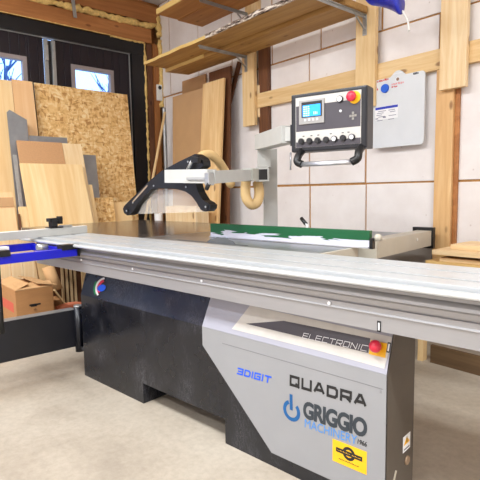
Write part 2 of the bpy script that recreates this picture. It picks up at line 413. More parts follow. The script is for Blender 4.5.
# left wall: timber framing round the double door
lw = bpy.data.objects.new('wall_left', None); COL.objects.link(lw); lw['kind'] = 'structure'
def lbox(name, lo, hi, mat, bev=.004):
    return pbox(name, lo, hi, mat, lw, bev)
WY0, WY1, WZ0, WZ1 = -3.4, -1.45, 1.0, 2.35      # unseen side window, added to give the cabinet its blue sheen
lbox('sheathing', (XL-.19, YF, 0), (XL-.14, WY0, ZC), M['beamwood'], 0)
lbox('sheathing', (XL-.19, WY0, 0), (XL-.14, WY1, WZ0), M['beamwood'], 0)
lbox('sheathing', (XL-.19, WY0, WZ1), (XL-.14, WY1, ZC), M['beamwood'], 0)
lbox('sheathing', (XL-.19, WY1, 0), (XL-.14, -1.3, ZC), M['beamwood'], 0)
w4 = bpy.data.objects.new('window_4', None); COL.objects.link(w4); w4['kind'] = 'structure'
for lo, hi in (((WY0, WZ0), (WY0+.06, WZ1)), ((WY1-.06, WZ0), (WY1, WZ1)), ((WY0+.06, WZ0), (WY1-.06, WZ0+.06)), ((WY0+.06, WZ1-.06), (WY1-.06, WZ1))): pbox('window_frame', (XL-.18, lo[0], lo[1]), (XL-.1, hi[0], hi[1]), M['white'], w4)
pbox('pane', (XL-.15, WY0+.06, WZ0+.06), (XL-.144, WY1-.06, WZ1-.06), M['pane'], w4)
lbox('sheathing', (XL-.19, -1.3, 3.22), (XL-.14, YW, ZC), M['beamwood'], 0)
lbox('sheathing', (XL-.19, 3.36, 0), (XL-.14, YW, 3.22), M['beamwood'], 0)
lbox('header_beam', (XL-.139, YF, 3.245), (XL+.02, 3.505, 3.43), M['beamwood'])
lbox('upper_beam', (XL-.139, YF, 3.52), (XL+.03, 3.64, 3.74), M['beamwood'])
lbox('top_plate', (XL-.139, YF, 3.742), (XL-.03, 3.64, ZC), M['beamwood'])
lbox('corner_stud', (XL-.139, 3.43, 0), (XL+.005, 3.515, 3.24), M['darkwood'])
lbox('corner_stud', (XL-.139, 3.518, 0), (XL+.03, 3.60, 3.24), wood('corner_wood', (176, 116, 60), (140, 84, 40), 'z'))
def foam_run(pts, r, name='sealing_foam', rough=.35):
    bm = bmesh.new(); P = []
    pts = [Vector(p) for p in pts]
    for a, b in zip(pts, pts[1:]):
        n = max(2, int((b-a).length/.035))
        for k in range(n): P.append(a.lerp(b, k/n)+Vector((random.uniform(-.2, .2), random.uniform(-.25, .25), random.uniform(-.25, .25)))*r)
    P.append(pts[-1])
    bm_tube(bm, P, r, 8, True, [r*random.uniform(1-rough, 1+rough) for _ in P])
    return link(name, bm, M['foam'], lw)
foam_run([(XL+.005, .6, 3.475), (XL+.005, 2.2, 3.48), (XL+.01, 3.5, 3.475), (XL+.02, 3.6, 3.50)], .042)
foam_run([(XL+.02, 3.615, 3.62), (XL+.03, 3.625, 3.35)], .036)
foam_run([(XL-.02, 3.405, 3.24), (XL-.02, 3.408, .02)], .022)
foam_run([(XL+.03, 3.625, 3.3), (XL+.03, 3.63, 2.40)], .03)
foam_run([(XL+.0, 2.9, 3.238), (XL, 3.4, 3.236)], .014)
foam_run([(XL+.02, .5, 3.243), (XL+.02, 2.9, 3.241)], .006)
# door frame (black) and leaves
tf = bpy.data.objects.new('trim_20', None); COL.objects.link(tf); tf['kind'] = 'structure'
DX = XL-.06
pbox('frame_head', (XL-.13, -1.25, 3.075), (XL-.005, 3.395, 3.235), M['doorframe'], tf, .006)
pbox('frame_jamb', (XL-.13, 3.205, 0), (XL-.005, 3.395, 3.074), M['doorframe'], tf, .006)
pbox('frame_jamb', (XL-.13, -1.29, 0), (XL-.005, -1.25, 3.235), M['doorframe'], tf, .006)
pbox('drip_strip', (XL-.05, -1.24, 3.062), (XL-.034, 3.19, 3.072), M['zinc'], tf)
pbox('drip_strip', (XL-.05, 3.178, 0), (XL-.034, 3.19, 3.06), M['zinc'], tf)
def leaf(n, y0, y1, wins):
    d = bpy.data.objects.new('door_%d' % n, None); COL.objects.link(d); d['kind'] = 'structure'
    bm = bmesh.new(); zt = 3.074
    wy0, wy1, wz0, wz1 = wins
    def pl(a, b, za, zb):
        if b-a < .01 or zb-za < .02: return
        bm_box(bm, (DX-.045, a+.0015, za), (DX, b-.0015, zb), .005)
    y = y0; step = .105
    while y < y1-.005:
        e = min(y+step, y1)
        cuts = sorted({y, e} | {c for c in (wy0, wy1) if y < c < e})
        for a, b in zip(cuts, cuts[1:]):
            if a >= wy0-1e-6 and b <= wy1+1e-6: pl(a, b, .02, wz0); pl(a, b, wz1, zt)
            else: pl(a, b, .02, zt)
        y = e
    link('planking', bm, M['door'], d)
    w = bpy.data.objects.new('window_%d' % n, None); COL.objects.link(w); w['kind'] = 'structure'
    bm = bmesh.new(); f = .05
    for lo, hi in (((wy0, wz0), (wy1, wz0+f)), ((wy0, wz1-f), (wy1, wz1)), ((wy0, wz0+f), (wy0+f, wz1-f)), ((wy1-f, wz0+f), (wy1, wz1-f))):
        bm_box(bm, (DX-.06, lo[0], lo[1]), (DX+.012, hi[0], hi[1]), .003)
    link('window_frame', bm, plain('window_frame_grey', (150, 140, 140), .45), w)
    bm = bmesh.new(); bm_box(bm, (DX-.03, wy0+f-.004, wz0+f-.004), (DX-.024, wy1-f+.004, wz1-f+.004)); link('pane', bm, M['pane'], w)
    return d
WZ = (2.30, 2.815)
d1 = leaf(1, -.0, 2.06, (1.02, 1.86)+WZ)
d2 = leaf(2, 2.20, 3.204, (2.385, 2.955)+WZ)
leaf(3, -1.24, -.012, (-.9, -.3)+WZ)
# espagnolette rods between the leaves
for k, (ya, yb) in enumerate(((2.062, 2.105), (2.15, 2.195))):
    pbox('lock_rod', (DX-.01, ya, .05), (DX+.03, yb, 3.05), M['zinc'], d1 if k == 0 else d2, .006)
pbox('meeting_strip', (DX-.04, 2.106, .02), (DX, 2.149, 3.05), M['doorframe'], d1)
for k in range(2):
    bm = bmesh.new(); bm_box(bm, (DX+.03, 2.07+k*.085, 2.80+k*.03), (DX+.055, 2.10+k*.085, 2.98+k*.03), .004)
    link('rod_guide', bm, M['zinc'], d1 if k == 0 else d2)
# bare trees outside the door
def tree(x, y, h, seed, label):
    rnd = random.Random(seed); bm = bmesh.new()
    def br(p, d, ln, r, lv):
        q = p+d*ln; bm_tube(bm, [p, p.lerp(q, .5)+Vector((rnd.uniform(-.05, .05),)*3)*ln, q], r, 6, True, [r, r*.8, r*.55])
        if lv == 0: return
        for k in range(4 if lv > 1 else 3):
            nd = (d+Vector((rnd.uniform(-.9, .9), rnd.uniform(-1, 1), rnd.uniform(-.3, .7)))).normalized()
            br(p.lerp(q, rnd.uniform(.45, 1)), nd, ln*rnd.uniform(.5, .75), r*.55, lv-1)
    br(Vector((x, y, 0)), Vector((0, 0, 1)), h, .12, 4)
    one('bare_tree', bm, M['treebark'], label, 'tree', 'bare trees outside the doors')
bxs('floor_outside', (-30, -20, -.15), (XL-.2, 30, -.05), plain('snowy_ground', (225, 230, 238), .9))
bpy.data.objects['floor_outside'].name = 'ground'
q1_ = at(10, 68, x=-10.5); tree(-10.5, q1_.y, q1_.z*.62, 3, 'bare winter tree outside, seen through the left door window')
q1_ = at(94, 76, x=-16); tree(-16, q1_.y, q1_.z*.62, 8, 'bare winter tree outside, seen through the right door window')
# steel strap hanging from the beam
bm = bmesh.new()
bm_bar(bm, (XL+.06, 2.40, 3.60), (XL+.07, 2.42, 3.34), .045, .006, 0, (1, 0, 0)); bm_bar(bm, (XL+.06, 2.40, 3.75), (XL+.06, 2.40, 3.60), .06, .02, 0, (1, 0, 0))
one('steel_strap', bm, M['zinc'], 'galvanised steel strap hanging from the timber beam above the doors', 'strap')

# ================================================================== LEANING STOCK, LEFT WALL
def lean_left(name, y0, y1, zt, xt, xb, th, mat, label, cat, z0=0., group=None, dy=0., pts=None):
    # board standing on z0 and leaning back to x=xt at its top; grain up the board
    ln = math.hypot(zt-z0, xt-xb); ang = math.atan2(xb-xt, zt-z0)
    bm = bmesh.new()
    if pts: bm_prism(bm, [(0, p[0]*(y1-y0), p[1]*ln) for p in pts], (-th, 0, 0))
    else: bm_box(bm, (-th, 0, 0), (0, y1-y0, ln), .0015)
    o = link(name, bm, mat); o.location = (xb, y0, z0+ (th*math.sin(ang) if ang > 0 else 0)); o.rotation_euler = (dy, -ang, 0)
    return tag(o, label, cat, group)
PLY = 'sheet offcuts leaning on the left wall'
lean_left('plywood_sheet', .55, 1.612, 2.462, -5.78, -5.40, .018, M['ply'], 'tall pale plywood sheet at the far left in front of the door', 'board', group=PLY)
lean_left('plywood_sheet', 1.616, 1.838, 2.482, -5.78, -5.40, .018, M['plyb'], 'narrow pinkish plywood strip right of the tall pale sheet', 'board', group=PLY)
lean_left('osb_sheet', 1.875, 3.055, 2.49, -5.84, -5.56, .018, M['osb'], 'big flaky OSB sheet leaning against the dark door', 'board', group=PLY)
lean_left('metal_sheet', 1.50, 1.70, 2.12, -5.62, -5.33, .004, M['steel'], 'dark grey metal offcut with a slanted top over the plywood strip', 'metal sheet', group=PLY,
          pts=((0, 0), (1, 0), (1, .955), (.15, 1), (0, .985)))
lean_left('metal_sheet', 1.70, 2.12, 1.85, -5.56, -5.25, .004, M['steel'], 'grey metal sheet peeking out above the brown chipboard', 'metal sheet', group=PLY)
lean_left('metal_sheet', 2.255, 2.44, 1.66, -5.52, -5.30, .004, M['steel'], 'grey metal sheet to the right of the big front plywood', 'metal sheet', group=PLY,)
lean_left('chipboard_panel', 1.532, 2.012, 1.772, -5.44, -4.87, .018, M['chip'], 'brown chipboard panel behind the front plywood', 'board', group=PLY)
lean_left('pine_offcut', 2.016, 2.235, 1.768, -5.44, -4.87, .018, M['palepine'], 'pale pine offcut beside the brown chipboard top', 'board', group=PLY)
lean_left('plywood_board', 1.515, 2.185, 1.525, -5.32, -4.76, .018, wood('ply_front', (244, 216, 166), (224, 182, 122), 'z', grain=8, knots=False), 'large light plywood panel with wavy grain, front of the stack', 'board', group=PLY)
lean_left('pine_strip', 2.235, 2.275, 1.30, -5.28, -4.90, .016, M['pine'], 'thin pine strip along the right edge of the front plywood', 'strip', group=PLY)
lean_left('osb_offcut', 2.285, 2.56, 1.15, -5.36, -5.10, .018, M['osb'], 'low OSB offcut to the right of the front plywood', 'board', group=PLY)
lean_left('plywood_offcut', 2.57, 2.80, 1.09, -5.38, -5.16, .018, M['ply'], 'low plain plywood offcut under the OSB sheet edge', 'board', group=PLY)
lean_left('metal_bar', 1.475, 1.515, 1.62, -5.40, -5.06, .006, M['zinc'], 'slim grey metal bar left of the front plywood', 'bar', group=PLY)
lean_left('pine_batten', 1.445, 1.525, 1.07, -5.20, -4.86, .03, M['pine'], 'short pine batten under the slim metal bar', 'batten', group=PLY)
lean_left('wood_frame_panel', 1.20, 1.42, 1.22, -5.30, -4.93, .022, M['plyb'], 'small wooden panel with a brown cross rail at far left', 'board', group=PLY)
lean_left('pine_lath', 1.13, 1.165, 1.24, -5.28, -4.90, .02, M['pine'], 'pine lath standing at the far left edge', 'lath', group=PLY)
lean_left('dark_lath', 1.424, 1.443, 1.0, -5.16, -4.84, .02, M['darkwood'], 'dark lath beside the short pine batten', 'lath', group=PLY)
bm = bmesh.new(); bm_box(bm, (0, 0, 0), (.008, .22, .10), .001)
o = link('cross_rail', bm, M['mdf'], bpy.data.objects['wood_frame_panel']); o.location = (.0005, 0, 1.12)

# ================================================================== LEANING STOCK, BACK WALL LEFT
def lean_back(name, x0, x1, zt, yt, yb, th, mat, label, cat, group=None, roll=0.):
    ln = math.hypot(zt, yt-yb); ang = math.atan2(yt-yb, zt)
    bm = bmesh.new(); bm_box(bm, (0, 0, 0), (x1-x0, th, ln), .0015)
    o = link(name, bm, mat); o.location = (x0, yb, .002); o.rotation_euler = (-ang, roll, 0)
    return tag(o, label, cat, group)
BK = 'boards leaning in the back corner'
lean_back('mdf_sheet', -5.37, -4.86, 2.648, 3.61, 3.56, .016, M['mdf'], 'taller brown MDF sheet at the back, top under the shelf', 'board', BK)
lean_back('mdf_sheet', -5.50, -4.70, 2.46, 3.54, 3.46, .016, plain('mdf_light', (200, 160, 116), .55, 0, .05, 4), 'wide smooth MDF sheet left of the striped pine panel', 'board', BK)
lean_back('glued_pine_board', -4.665, -4.27, 2.465, 3.43, 3.24, .026, wood('glued_pine', (240, 208, 156), (214, 170, 112), 'z', grain=16), 'glued pine panel with dark knots leaning under the shelf', 'board', BK)
lean_back('dark_plank', at(209, 75, y=3.5).x, at(231.5, 140, y=3.5).x, 2.60, 3.50, 3.40, .025, M['darkwood'], 'dark brown plank right behind the pine panel', 'board', BK)
bm = bmesh.new(); lt, lb_ = at(239.5, 62, y=3.62), at(229, 105, y=3.62); bm_bar(bm, lt+(lb_-lt)*3.3, lt, .06, .02, .002, (0, 1, 0))
one('slanting_lath', bm, M['darkwood'], 'dark slanting lath beside the pine post under the shelf', 'lath', BK)
bm = bmesh.new(); bm_tube(bm, [at(146.4, 213, y=3.22), at(165, 112, y=3.46)], .018, 10)
pa, pb = at(146.4, 213, y=3.22), at(165, 112, y=3.46); dd = (pa-pb)/(pa.z-pb.z)
pf = pb+dd*(.03-pb.z)
bm.free(); bm = bmesh.new(); bm_tube(bm, [pf, pb], .018, 10)
one('wooden_pole', bm, M['pine'], 'thin wooden pole leaning into the back left corner', 'pole')
bm = bmesh.new(); pts = [Vector((-5.86, 3.62, z)) for z in [2.38-.012*k for k in range(198)]]
bm_tube(bm, pts, .022, 8, True, [.022+(.003 if k % 2 else 0) for k in range(len(pts))])
one('conduit', bm, M['zinc'], 'grey corrugated conduit running down the back left corner', 'pipe')
t = thing('wall_sensor', (-5.90, 3.585, 2.50), 'small white sensor with black lens on the corner stud', 'sensor')
bm = bmesh.new(); bm_box(bm, (-5.919, 3.54, 2.48), (-5.885, 3.625, 2.70), .016); link('housing', bm, M['white'], t)
bm = bmesh.new(); bm_disc(bm, (-5.886, 3.583, 2.655), (1, 0, 0), .026, .005); link('lens', bm, M['black'], t)

# low pine crate and cans behind the guard
bm = bmesh.new(); bm_box(bm, (-4.92, 3.02, 0), (-4.30, 3.20, 1.04), .004)
one('pine_block', bm, M['palepine'], 'pale pine post bundle standing behind the saw guard', 'wood')
bm = bmesh.new(); bm_tube(bm, [(-5.02, 2.98, 0), (-5.02, 2.98, .94), (-5.02, 2.98, .95)], .05, 16)
one('round_bundle', bm, M['paper'], 'pale roll standing behind the saw table near the pole', 'roll')

# ================================================================== SHELVES
zs = 2.667
def plank(name, x0, x1, y0, y1, z0, th, mat, label, cat, group, wav=0., edge=None, skew=0.):
    t = thing(name, ((x0+x1)/2, (y0+y1)/2, z0), label, cat, group)
    bm = bmesh.new(); n = 24; pts = []
    fr = [(x0+(x1-x0)*k/n, y0+random.uniform(-wav, wav)) for k in range(n+1)]
    pts = [(x, y, z0) for x, y in fr]+[(x1, y1, z0), (x0+skew, y1, z0)]
    bm_prism(bm, pts, (0, 0, th)); link('plank', bm, mat, t)
    if edge:
        bm = bmesh.new(); fe = [(x, y) for x, y in fr if edge[1] <= x <= edge[2]]
        bm_prism(bm, [(x, y-.012-random.uniform(0, wav), z0-.002) for x, y in fe]+[(x, y-.0005, z0-.002) for x, y in fe[::-1]], (0, 0, th+.004))
        link('bark_edge' if edge[0] == 'bark' else 'sawn_edge', bm, M['bark'] if edge[0] == 'bark' else M['shelfedge'], t)
        if edge[0] == 'bark':
            fe = [(x, y) for x, y in fr if x <= edge[1]+.09]
            bm = bmesh.new(); bm_prism(bm, [(x, y-.006, z0) for x, y in fe]+[(x, y-.0005, z0) for x, y in fe[::-1]], (0, 0, th)); link('sawn_edge', bm, M['shelfedge'], t)
    return t
LS = 'planks of the lower wall shelf'
plank('shelf_plank', -5.10, -2.45, 2.905, 3.20, zs+.030, .032, M['shelfwood'], 'front plank of the lower shelf with a ragged bark edge', 'shelf plank', LS, .012, ('bark', -3.95, -2.4), .0)
plank('shelf_plank', -5.14, -2.45, 3.225, 3.52, zs, .050, M['shelfwood'], 'rear plank of the lower shelf next to the wall', 'shelf plank', LS, .006, ('sawn', -9, -4.35), .05)
zu = 3.108
US = 'planks of the upper wall shelf'
M['shelfwood2'] = wood('shelf_wood_orange', (206, 150, 84), (176, 118, 58), 'x', grain=14)
plank('shelf_plank', -4.62, -2.6, 2.81, 3.07, zu, .05, M['shelfwood2'], 'front plank of the upper shelf with pale sawn edge', 'shelf plank', US, 0, ('sawn', -9, 9))
plank('shelf_plank', -4.64, -2.6, 3.085, 3.42, zu, .05, M['shelfwood2'], 'rear plank of the upper shelf near the ceiling', 'shelf plank', US, 0)
# a thin black strip hanging at the end of the upper shelf
def bracket(x, ztop, ylen, label):
    t = thing('shelf_bracket', (x, YW-.105, ztop-.2), label, 'bracket', 'shelf brackets')
    y0 = YW-.106
    bm = bmesh.new(); bm_box(bm, (x-.018, y0-ylen, ztop-.008), (x+.018, y0, ztop-.001), .001); bm_box(bm, (x-.003, y0-ylen+.01, ztop-.03), (x+.003, y0-.005, ztop-.008)); link('arm', bm, M['zinc'], t)
    bm = bmesh.new(); bm_box(bm, (x-.02, y0-.006, ztop-.17), (x+.02, y0, ztop-.009), .001); link('wall_plate', bm, M['zinc'], t)
    bm = bmesh.new(); bm_bar(bm, (x, y0-.012, ztop-.12), (x, y0-.13, ztop-.032), .012, .012); link('brace', bm, M['zinc'], t)
    return t
bracket(-4.02, zs, .63, 'zinc bracket under the lower shelf by the left post')
bracket(-2.49, zs, .63, 'zinc bracket under the lower shelf above the console')
bracket(-4.0, zu, .63, 'zinc bracket under the upper shelf at the top edge')
# blue bag hanging off the shelf end with a white cord
t = thing('blue_bag', (-2.1, 3.2, 2.45), 'crumpled blue plastic bag drooping off the end of the lower shelf', 'bag')
bm = bmesh.new()
top = [at(364, -2, y=3.1), at(372, 0, y=3.1), at(380, -2, y=3.1), at(388, -3, y=3.1), at(396, -3, y=3.1), at(401, -2, y=3.1)]
bot = [at(369, 2.5, y=3.12), at(377, 3, y=3.14), at(385, 4.5, y=3.15), at(392, 7, y=3.15), at(398, 10, y=3.15), at(403, 14.5, y=3.14)]
ringsA = []
for a, b in zip(top, bot):
    ringsA.append([a+Vector((0, -.02, .06)), a+Vector((0, -.05, 0)), a.lerp(b, .7)+Vector((random.uniform(-.01, .01), -.06, 0)), b+Vector((0, -.03, -.025)), b+Vector((0, 0, -.025)), b+Vector((0, .05, .01)), a+Vector((0, .1, .03))])
vv = [[bm.verts.new(p) for p in r_] for r_ in ringsA]
for a, b in zip(vv, vv[1:]):
    for k in range(7): bm.faces.new((a[k], a[(k+1) % 7], b[(k+1) % 7], b[k]))
bm.faces.new(vv[0]); bm.faces.new(vv[-1][::-1])
o = link('bag_body', bm, plain('blue_film', (28, 44, 178), .3, 0, .3, 12, coat=.4), t)
sub = o.modifiers.new('s', 'SUBSURF'); sub.levels = 1; sub.render_levels = 2
bm = bmesh.new(); bm_tube(bm, smooth_path([at(402.5, 11, y=3.14), at(405.5, 16, y=3.13), at(408, 22, y=3.13), at(409, 31, y=3.13)]), .0075, 8); link('cord', bm, M['white'], t)

# ================================================================== WHITEBOARD
yb = YW-.075
t = thing('whiteboard', (-2.19, yb, 1.55), 'pale grey magnetic whiteboard with rounded corners behind the console', 'whiteboard')
bm = bmesh.new()
pl = []
def arc(cx, cz, r, a0, a1, n=6): return [(cx+r*math.cos(math.radians(a0+(a1-a0)*k/n)), cz+r*math.sin(math.radians(a0+(a1-a0)*k/n))) for k in range(n+1)]
x0, x1, z0, z1, rr = -2.425, -1.955, 1.545, 2.112, .03
out = arc(x0+rr, z0+rr, rr, 180, 270)+arc(x1-rr, z0+rr, rr, 270, 360)+arc(x1-rr, z1-rr, rr, 0, 90)+[(-2.12, z1)]+arc(-2.19, z1-.012, .055, 35, 145)+[(-2.26, z1)]+arc(x0+rr, z1-rr, rr, 90, 180)
bm_prism(bm, [(x, yb, z) for x, z in out], (0, .014, 0)); link('board', bm, M['board'], t)
bm = bmesh.new(); bm_disc(bm, (-2.19, yb-.0001, 2.085), (0, -1, 0), .022, .002); bm_box(bm, (-2.235, yb-.0015, 2.128), (-2.145, yb-.0001, 2.136)); link('hanger_badge', bm, M['whiteink'], t)
bm = bmesh.new(); bm_disc(bm, (-2.19, yb-.0021, 2.085), (0, -1, 0), .013, .001); link('badge_print', bm, plain('badge_brown', (140, 110, 90), .6), t)
def scrib(px0, px1, py0, py1, n, mat):
    bm = bmesh.new()
    for k in range(n):
        u = (k+random.random()*.6)/n; c = at(px0+(px1-px0)*u, py0+(py1-py0)*u, y=yb-.001)
        bm_box(bm, (c.x-.006, yb-.001, c.z-.004-random.random()*.006), (c.x+.004, yb-.0003, c.z+.003+random.random()*.006))
    return link('red_handwriting', bm, mat, t)
scrib(376, 389, 82, 78.5, 9, M['redink']); scrib(391.5, 404, 84.5, 82, 8, plain('pink_ink', (226, 150, 150), .6)); scrib(392, 398, 87, 86, 4, M['redink'])
scrib(413, 419, 73.8, 72.5, 4, M['greyink']); scrib(375.5, 378, 86, 90, 3, M['redink'])
bm = bmesh.new(); c = at(385, 88.5, y=yb-.004); bm_disc(bm, (c.x, yb-.0003, c.z), (0, -1, 0), .037, .014, 28, .034)
one('round_magnet', bm, plain('blue_magnet', (18, 92, 208), .35), 'round blue magnet on the pale whiteboard', 'magnet')
t = thing('paper_notice', (-2.3, yb, 1.75), 'white paper notice with a blue header on the whiteboard', 'notice')
q = [at(375.5, 108, y=yb), at(398, 103.8, y=yb), at(398.2, 117.5, y=yb), at(375, 120.5, y=yb)]
xa, xb_, za, zb = (q[0].x+q[3].x)/2, (q[1].x+q[2].x)/2, (q[2].z+q[3].z)/2, (q[0].z+q[1].z)/2
pbox('sheet', (xa, yb-.0012, za), (xb_, yb-.0004, zb), M['paper'], t)
pbox('blue_header', (xa+.002, yb-.0018, zb-.022), (xb_-.002, yb-.0013, zb-.002), plain('header_blue', (30, 50, 180), .5), t)
gp_ = plain('grey_print', (130, 130, 150), .6)
for r_ in range(6):
    for c_ in range(2):
        if random.random() < .8:
            a = xa+.012+c_*.11+random.random()*.02; pbox('printed_line', (a, yb-.0017, zb-.040-r_*.015), (a+.05+random.random()*.035, yb-.0013, zb-.035-r_*.015), gp_, t)
pbox('printed_line', (xa+.075, yb-.0018, za+.012), (xa+.105, yb-.0013, za+.022), gp_, t); pbox('printed_line', (xa+.004, yb-.0018, za+.008), (xa+.03, yb-.0013, za+.016), gp_, t)

# ================================================================== PANEL SAW
BASE = Vector((-1.9, 1.65, 0))
saw = thing('panel_saw', BASE, 'grey and black sliding table panel saw with overhead guard and control console', 'panel saw')
saw.location = m2r(BASE); saw.rotation_euler = (0, 0, DM)
N = Vector((0, -1, 0))
# --- cabinet below the sliding table
CX0, CX1, CY, CYB = -2.845, -.727, 1.525, 1.757
ZB, ZTOP = .545, .7165; YT = CY+.0556
prof = lambda x: None
bm = bmesh.new()
def cab_section(x): return [(x, CY, 0), (x, CY, ZB), (x, YT, ZTOP), (x, CYB, ZTOP), (x, CYB, 0)]
# three lengths: left foot, raised middle, right foot
for xa, xb_, zl in ((CX0, -2.19, 0), (-2.19, -1.535, .12), (-1.535, CX1, 0)):
    bm_prism(bm, [(xa, CY, zl), (xa, CY, ZB), (xa, YT, ZTOP), (xa, CYB, ZTOP), (xa, CYB, zl)], (xb_-xa, 0, 0))
bmesh.ops.remove_doubles(bm, verts=bm.verts, dist=.0004)
inner = [f for f in bm.faces if all(abs(abs(v_.co.x)-abs(f.verts[0].co.x)) < 1e-5 for v_ in f.verts) and CX0+.01 < f.verts[0].co.x < CX1-.01 and len(f.verts) == 5]
cab = link('cabinet', bm, M['navy'], saw); cab['label'] = 'black scratched cabinet carrying the sliding table'
# shoulder plane
SN = Vector((0, -(ZTOP-ZB), YT-CY)).normalized(); SP = (Vector((0, CY, ZB)), SN)
if SN.y > 0: SN = -SN
def onf(px, py): return at(px, py, 1, y=CY-.0035)
def ons(px, py, lift=.0): return at(px, py, 1, plane=(Vector((0, CY, ZB))+SN*(.0035+lift), SN))
o = decal('front_panel', [(-1.677, CY, ZB), (-1.677, CY, .452), (-1.250, CY, .062), (CX1, CY, .062), (CX1, CY, ZB)], N, M['greypaint'], cab, .003); o['label'] = 'grey front panel with slanted left edge'
o = decal('shoulder_panel', [(-1.677, CY, ZB), (CX1, CY, ZB), (CX1, YT, ZTOP), (-1.655, YT, ZTOP)], SN, plain('grey_paint_pale', (160, 160, 172), .4, 0, .03), cab, .003); o['label'] = 'paler grey sloping shoulder panel'
pbox('end_panel', (CX1+.0002, CY+.004, .004), (CX1+.003, CYB-.001, .543), M['cab_end'], cab)
pprism('end_panel', [(CX1+.0002, CY+.004, .5435), (CX1+.0002, YT+.003, ZTOP-.001), (CX1+.0002, CYB-.001, ZTOP-.001), (CX1+.0002, CYB-.001, .5435)], (.003, 0, 0), M['cab_end'], cab)
ps = [ons(231.8, 329), ons(320, 351), ons(384.4, 368.8), ons(391.5, 341), ons(390, 332), ons(247.5, 303)]
for p in ps: pass
ztrim = lambda p: p
o = decal('control_label', [ps[0], ps[1], ps[2], ps[3], ons(392, 337), ons(250, 305.5)], SN, M['palesticker'], cab); o['label'] = 'pale off-white label along the shoulder'
o = decal('dark_plate', [ons(245.8, 323.7, .0007), ons(283.7, 320.8, .0007), ons(370.3, 338.3, .0007), ons(368.3, 353, .0007)], SN, M['plate'], cab); o['label'] = 'dark pointed plate reading ELECTRONIC'
letters_stroke('electronic_lettering', 'ELECTRONIC', ons(302, 338, .0016), ons(366.5, 351.5, .0016), ons(303, 332.6, .0016), M['whiteink'], cab, SN, .115, .32, 1.35, .25)
# emergency stop on the shoulder
yp = [ons(371, 340, .0008), ons(387.3, 343.4, .0008), ons(385.3, 357.9, .0008), ons(369, 354, .0008)]
decal('emergency_plate', yp, SN, M['yellow'], cab, .002)
c = ons(378.3, 346.8, .003)
bm = bmesh.new(); bm_disc(bm, c, SN, .012, .02, 20); bm_tube(bm, [c+SN*.018, c+SN*.021, c+SN*.03, c+SN*.038, c+SN*.041], .02, 24, True, [.0195, .0225, .022, .016, .006]); link('emergency_stop_button', bm, M['red'], cab)
for nm, f_, px, py in (('small_badge', ons, 388.7, 347.5),):
    c = ons(px, py, .001); u = Vector((1, 0, 0)); w = SN.cross(u); w = w if w.z > 0 else -w
    decal('small_badge', [c-u*.006-w*.018, c+u*.006-w*.018, c+u*.006+w*.018, c-u*.006+w*.018], SN, M['blackink'], cab)
    decal('badge_mark', [c-u*.003-w*.013+SN*.0007, c+u*.003-w*.013+SN*.0007, c+u*.003+w*.013+SN*.0007, c-u*.003+w*.013+SN*.0007], SN, M['whiteink'], cab)
# lettering on the front
letters_stroke('digit_lettering', '3DIGIT', onf(236.8, 374), onf(270.6, 383.6), onf(237.2, 367.2), M['blueink'], cab, N, .22, .22, 1.15, .12)
letters_stroke('quadra_lettering', 'QUADRA', onf(289.6, 385.6), onf(366.3, 408), onf(289.8, 374.4), M['blackink'], cab, N, .25, .24, 1.3, .0)
letters_font('maker_lettering', 'GRIGGIO', onf(303, 417.8), onf(367, 438.6), onf(303.3, 400.2), M['greyink'], cab, N, .045, 0, .92)
letters_font('machinery_lettering', 'MACHINERY', onf(304.8, 427), onf(357, 445), onf(305, 418.6), M['paleblueink'], cab, N, .0)
letters_font('year_lettering', '1966', onf(357.4, 443.6), onf(366.8, 447.0), onf(357.6, 438.6), M['blackink'], cab, N, .02, .15)
# power style ring logo
c = onf(291.6, 410.8); ux = (onf(300.2, 413.2)-c).length; uz = abs((onf(291.6, 400.5)-c).z)
bm = bmesh.new(); n = 40; inn = []; outr = []
for k in range(n+1):
    a = math.radians(112+ (406-112)*k/n); outr.append((math.cos(a), math.sin(a)))
for k in range(n):
    (ax, az), (bx, bz) = outr[k], outr[k+1]
    vs = [bm.verts.new(c+Vector((px*ux*s, -.0006, pz*uz*s))) for px, pz, s in ((ax, az, 1), (bx, bz, 1), (bx, bz, .64), (ax, az, .64))]
    bm.faces.new(vs)
p0, p1 = onf(291.1, 394.2), onf(291.3, 410)
vs = [bm.verts.new(Vector(p)) for p in ((p0.x-.0075, c.y-.0007, p0.z), (p0.x+.0075, c.y-.0007, p0.z), (p1.x+.0075, c.y-.0007, p1.z), (p1.x-.0075, c.y-.0007, p1.z))]; bm.faces.new(vs)
link('ring_logo', bm, M['logoblue'], cab)
# yellow dealer sticker
q = [onf(333, 439), onf(367, 451.7), onf(366.5, 474.6), onf(332.2, 460.5)]
sx0, sx1 = (q[0].x+q[3].x)/2, (q[1].x+q[2].x)/2; sz0, sz1 = (q[2].z+q[3].z)/2, (q[0].z+q[1].z)/2
o = decal('yellow_sticker', [(sx0, CY-.0034, sz0), (sx1, CY-.0034, sz0), (sx1, CY-.0034, sz1), (sx0, CY-.0034, sz1)], N, M['yellow'], cab); o['label'] = 'yellow sticker with a black roundel and banner'
sw, sh = sx1-sx0, sz1-sz0; yy = CY-.0045
def sq(u0, u1, w0, w1, mat, d, nm): decal(nm, [(sx0+u0*sw, yy-d, sz0+w0*sh), (sx0+u1*sw, yy-d, sz0+w0*sh), (sx0+u1*sw, yy-d, sz0+w1*sh), (sx0+u0*sw, yy-d, sz0+w1*sh)], N, mat, cab, .0003)
bm = bmesh.new(); cc = Vector((sx0+.49*sw, yy, sz0+.6*sh)); ro, ri = .3*sh, .17*sh
for k in range(28):
    a, b = 2*math.pi*k/28, 2*math.pi*(k+1)/28
    bm.faces.new([bm.verts.new(cc+Vector((math.cos(t_)*r_, 0, math.sin(t_)*r_))) for t_, r_ in ((a, ro), (b, ro), (b, ri), (a, ri))])
link('sticker_roundel', bm, M['blackink'], cab)
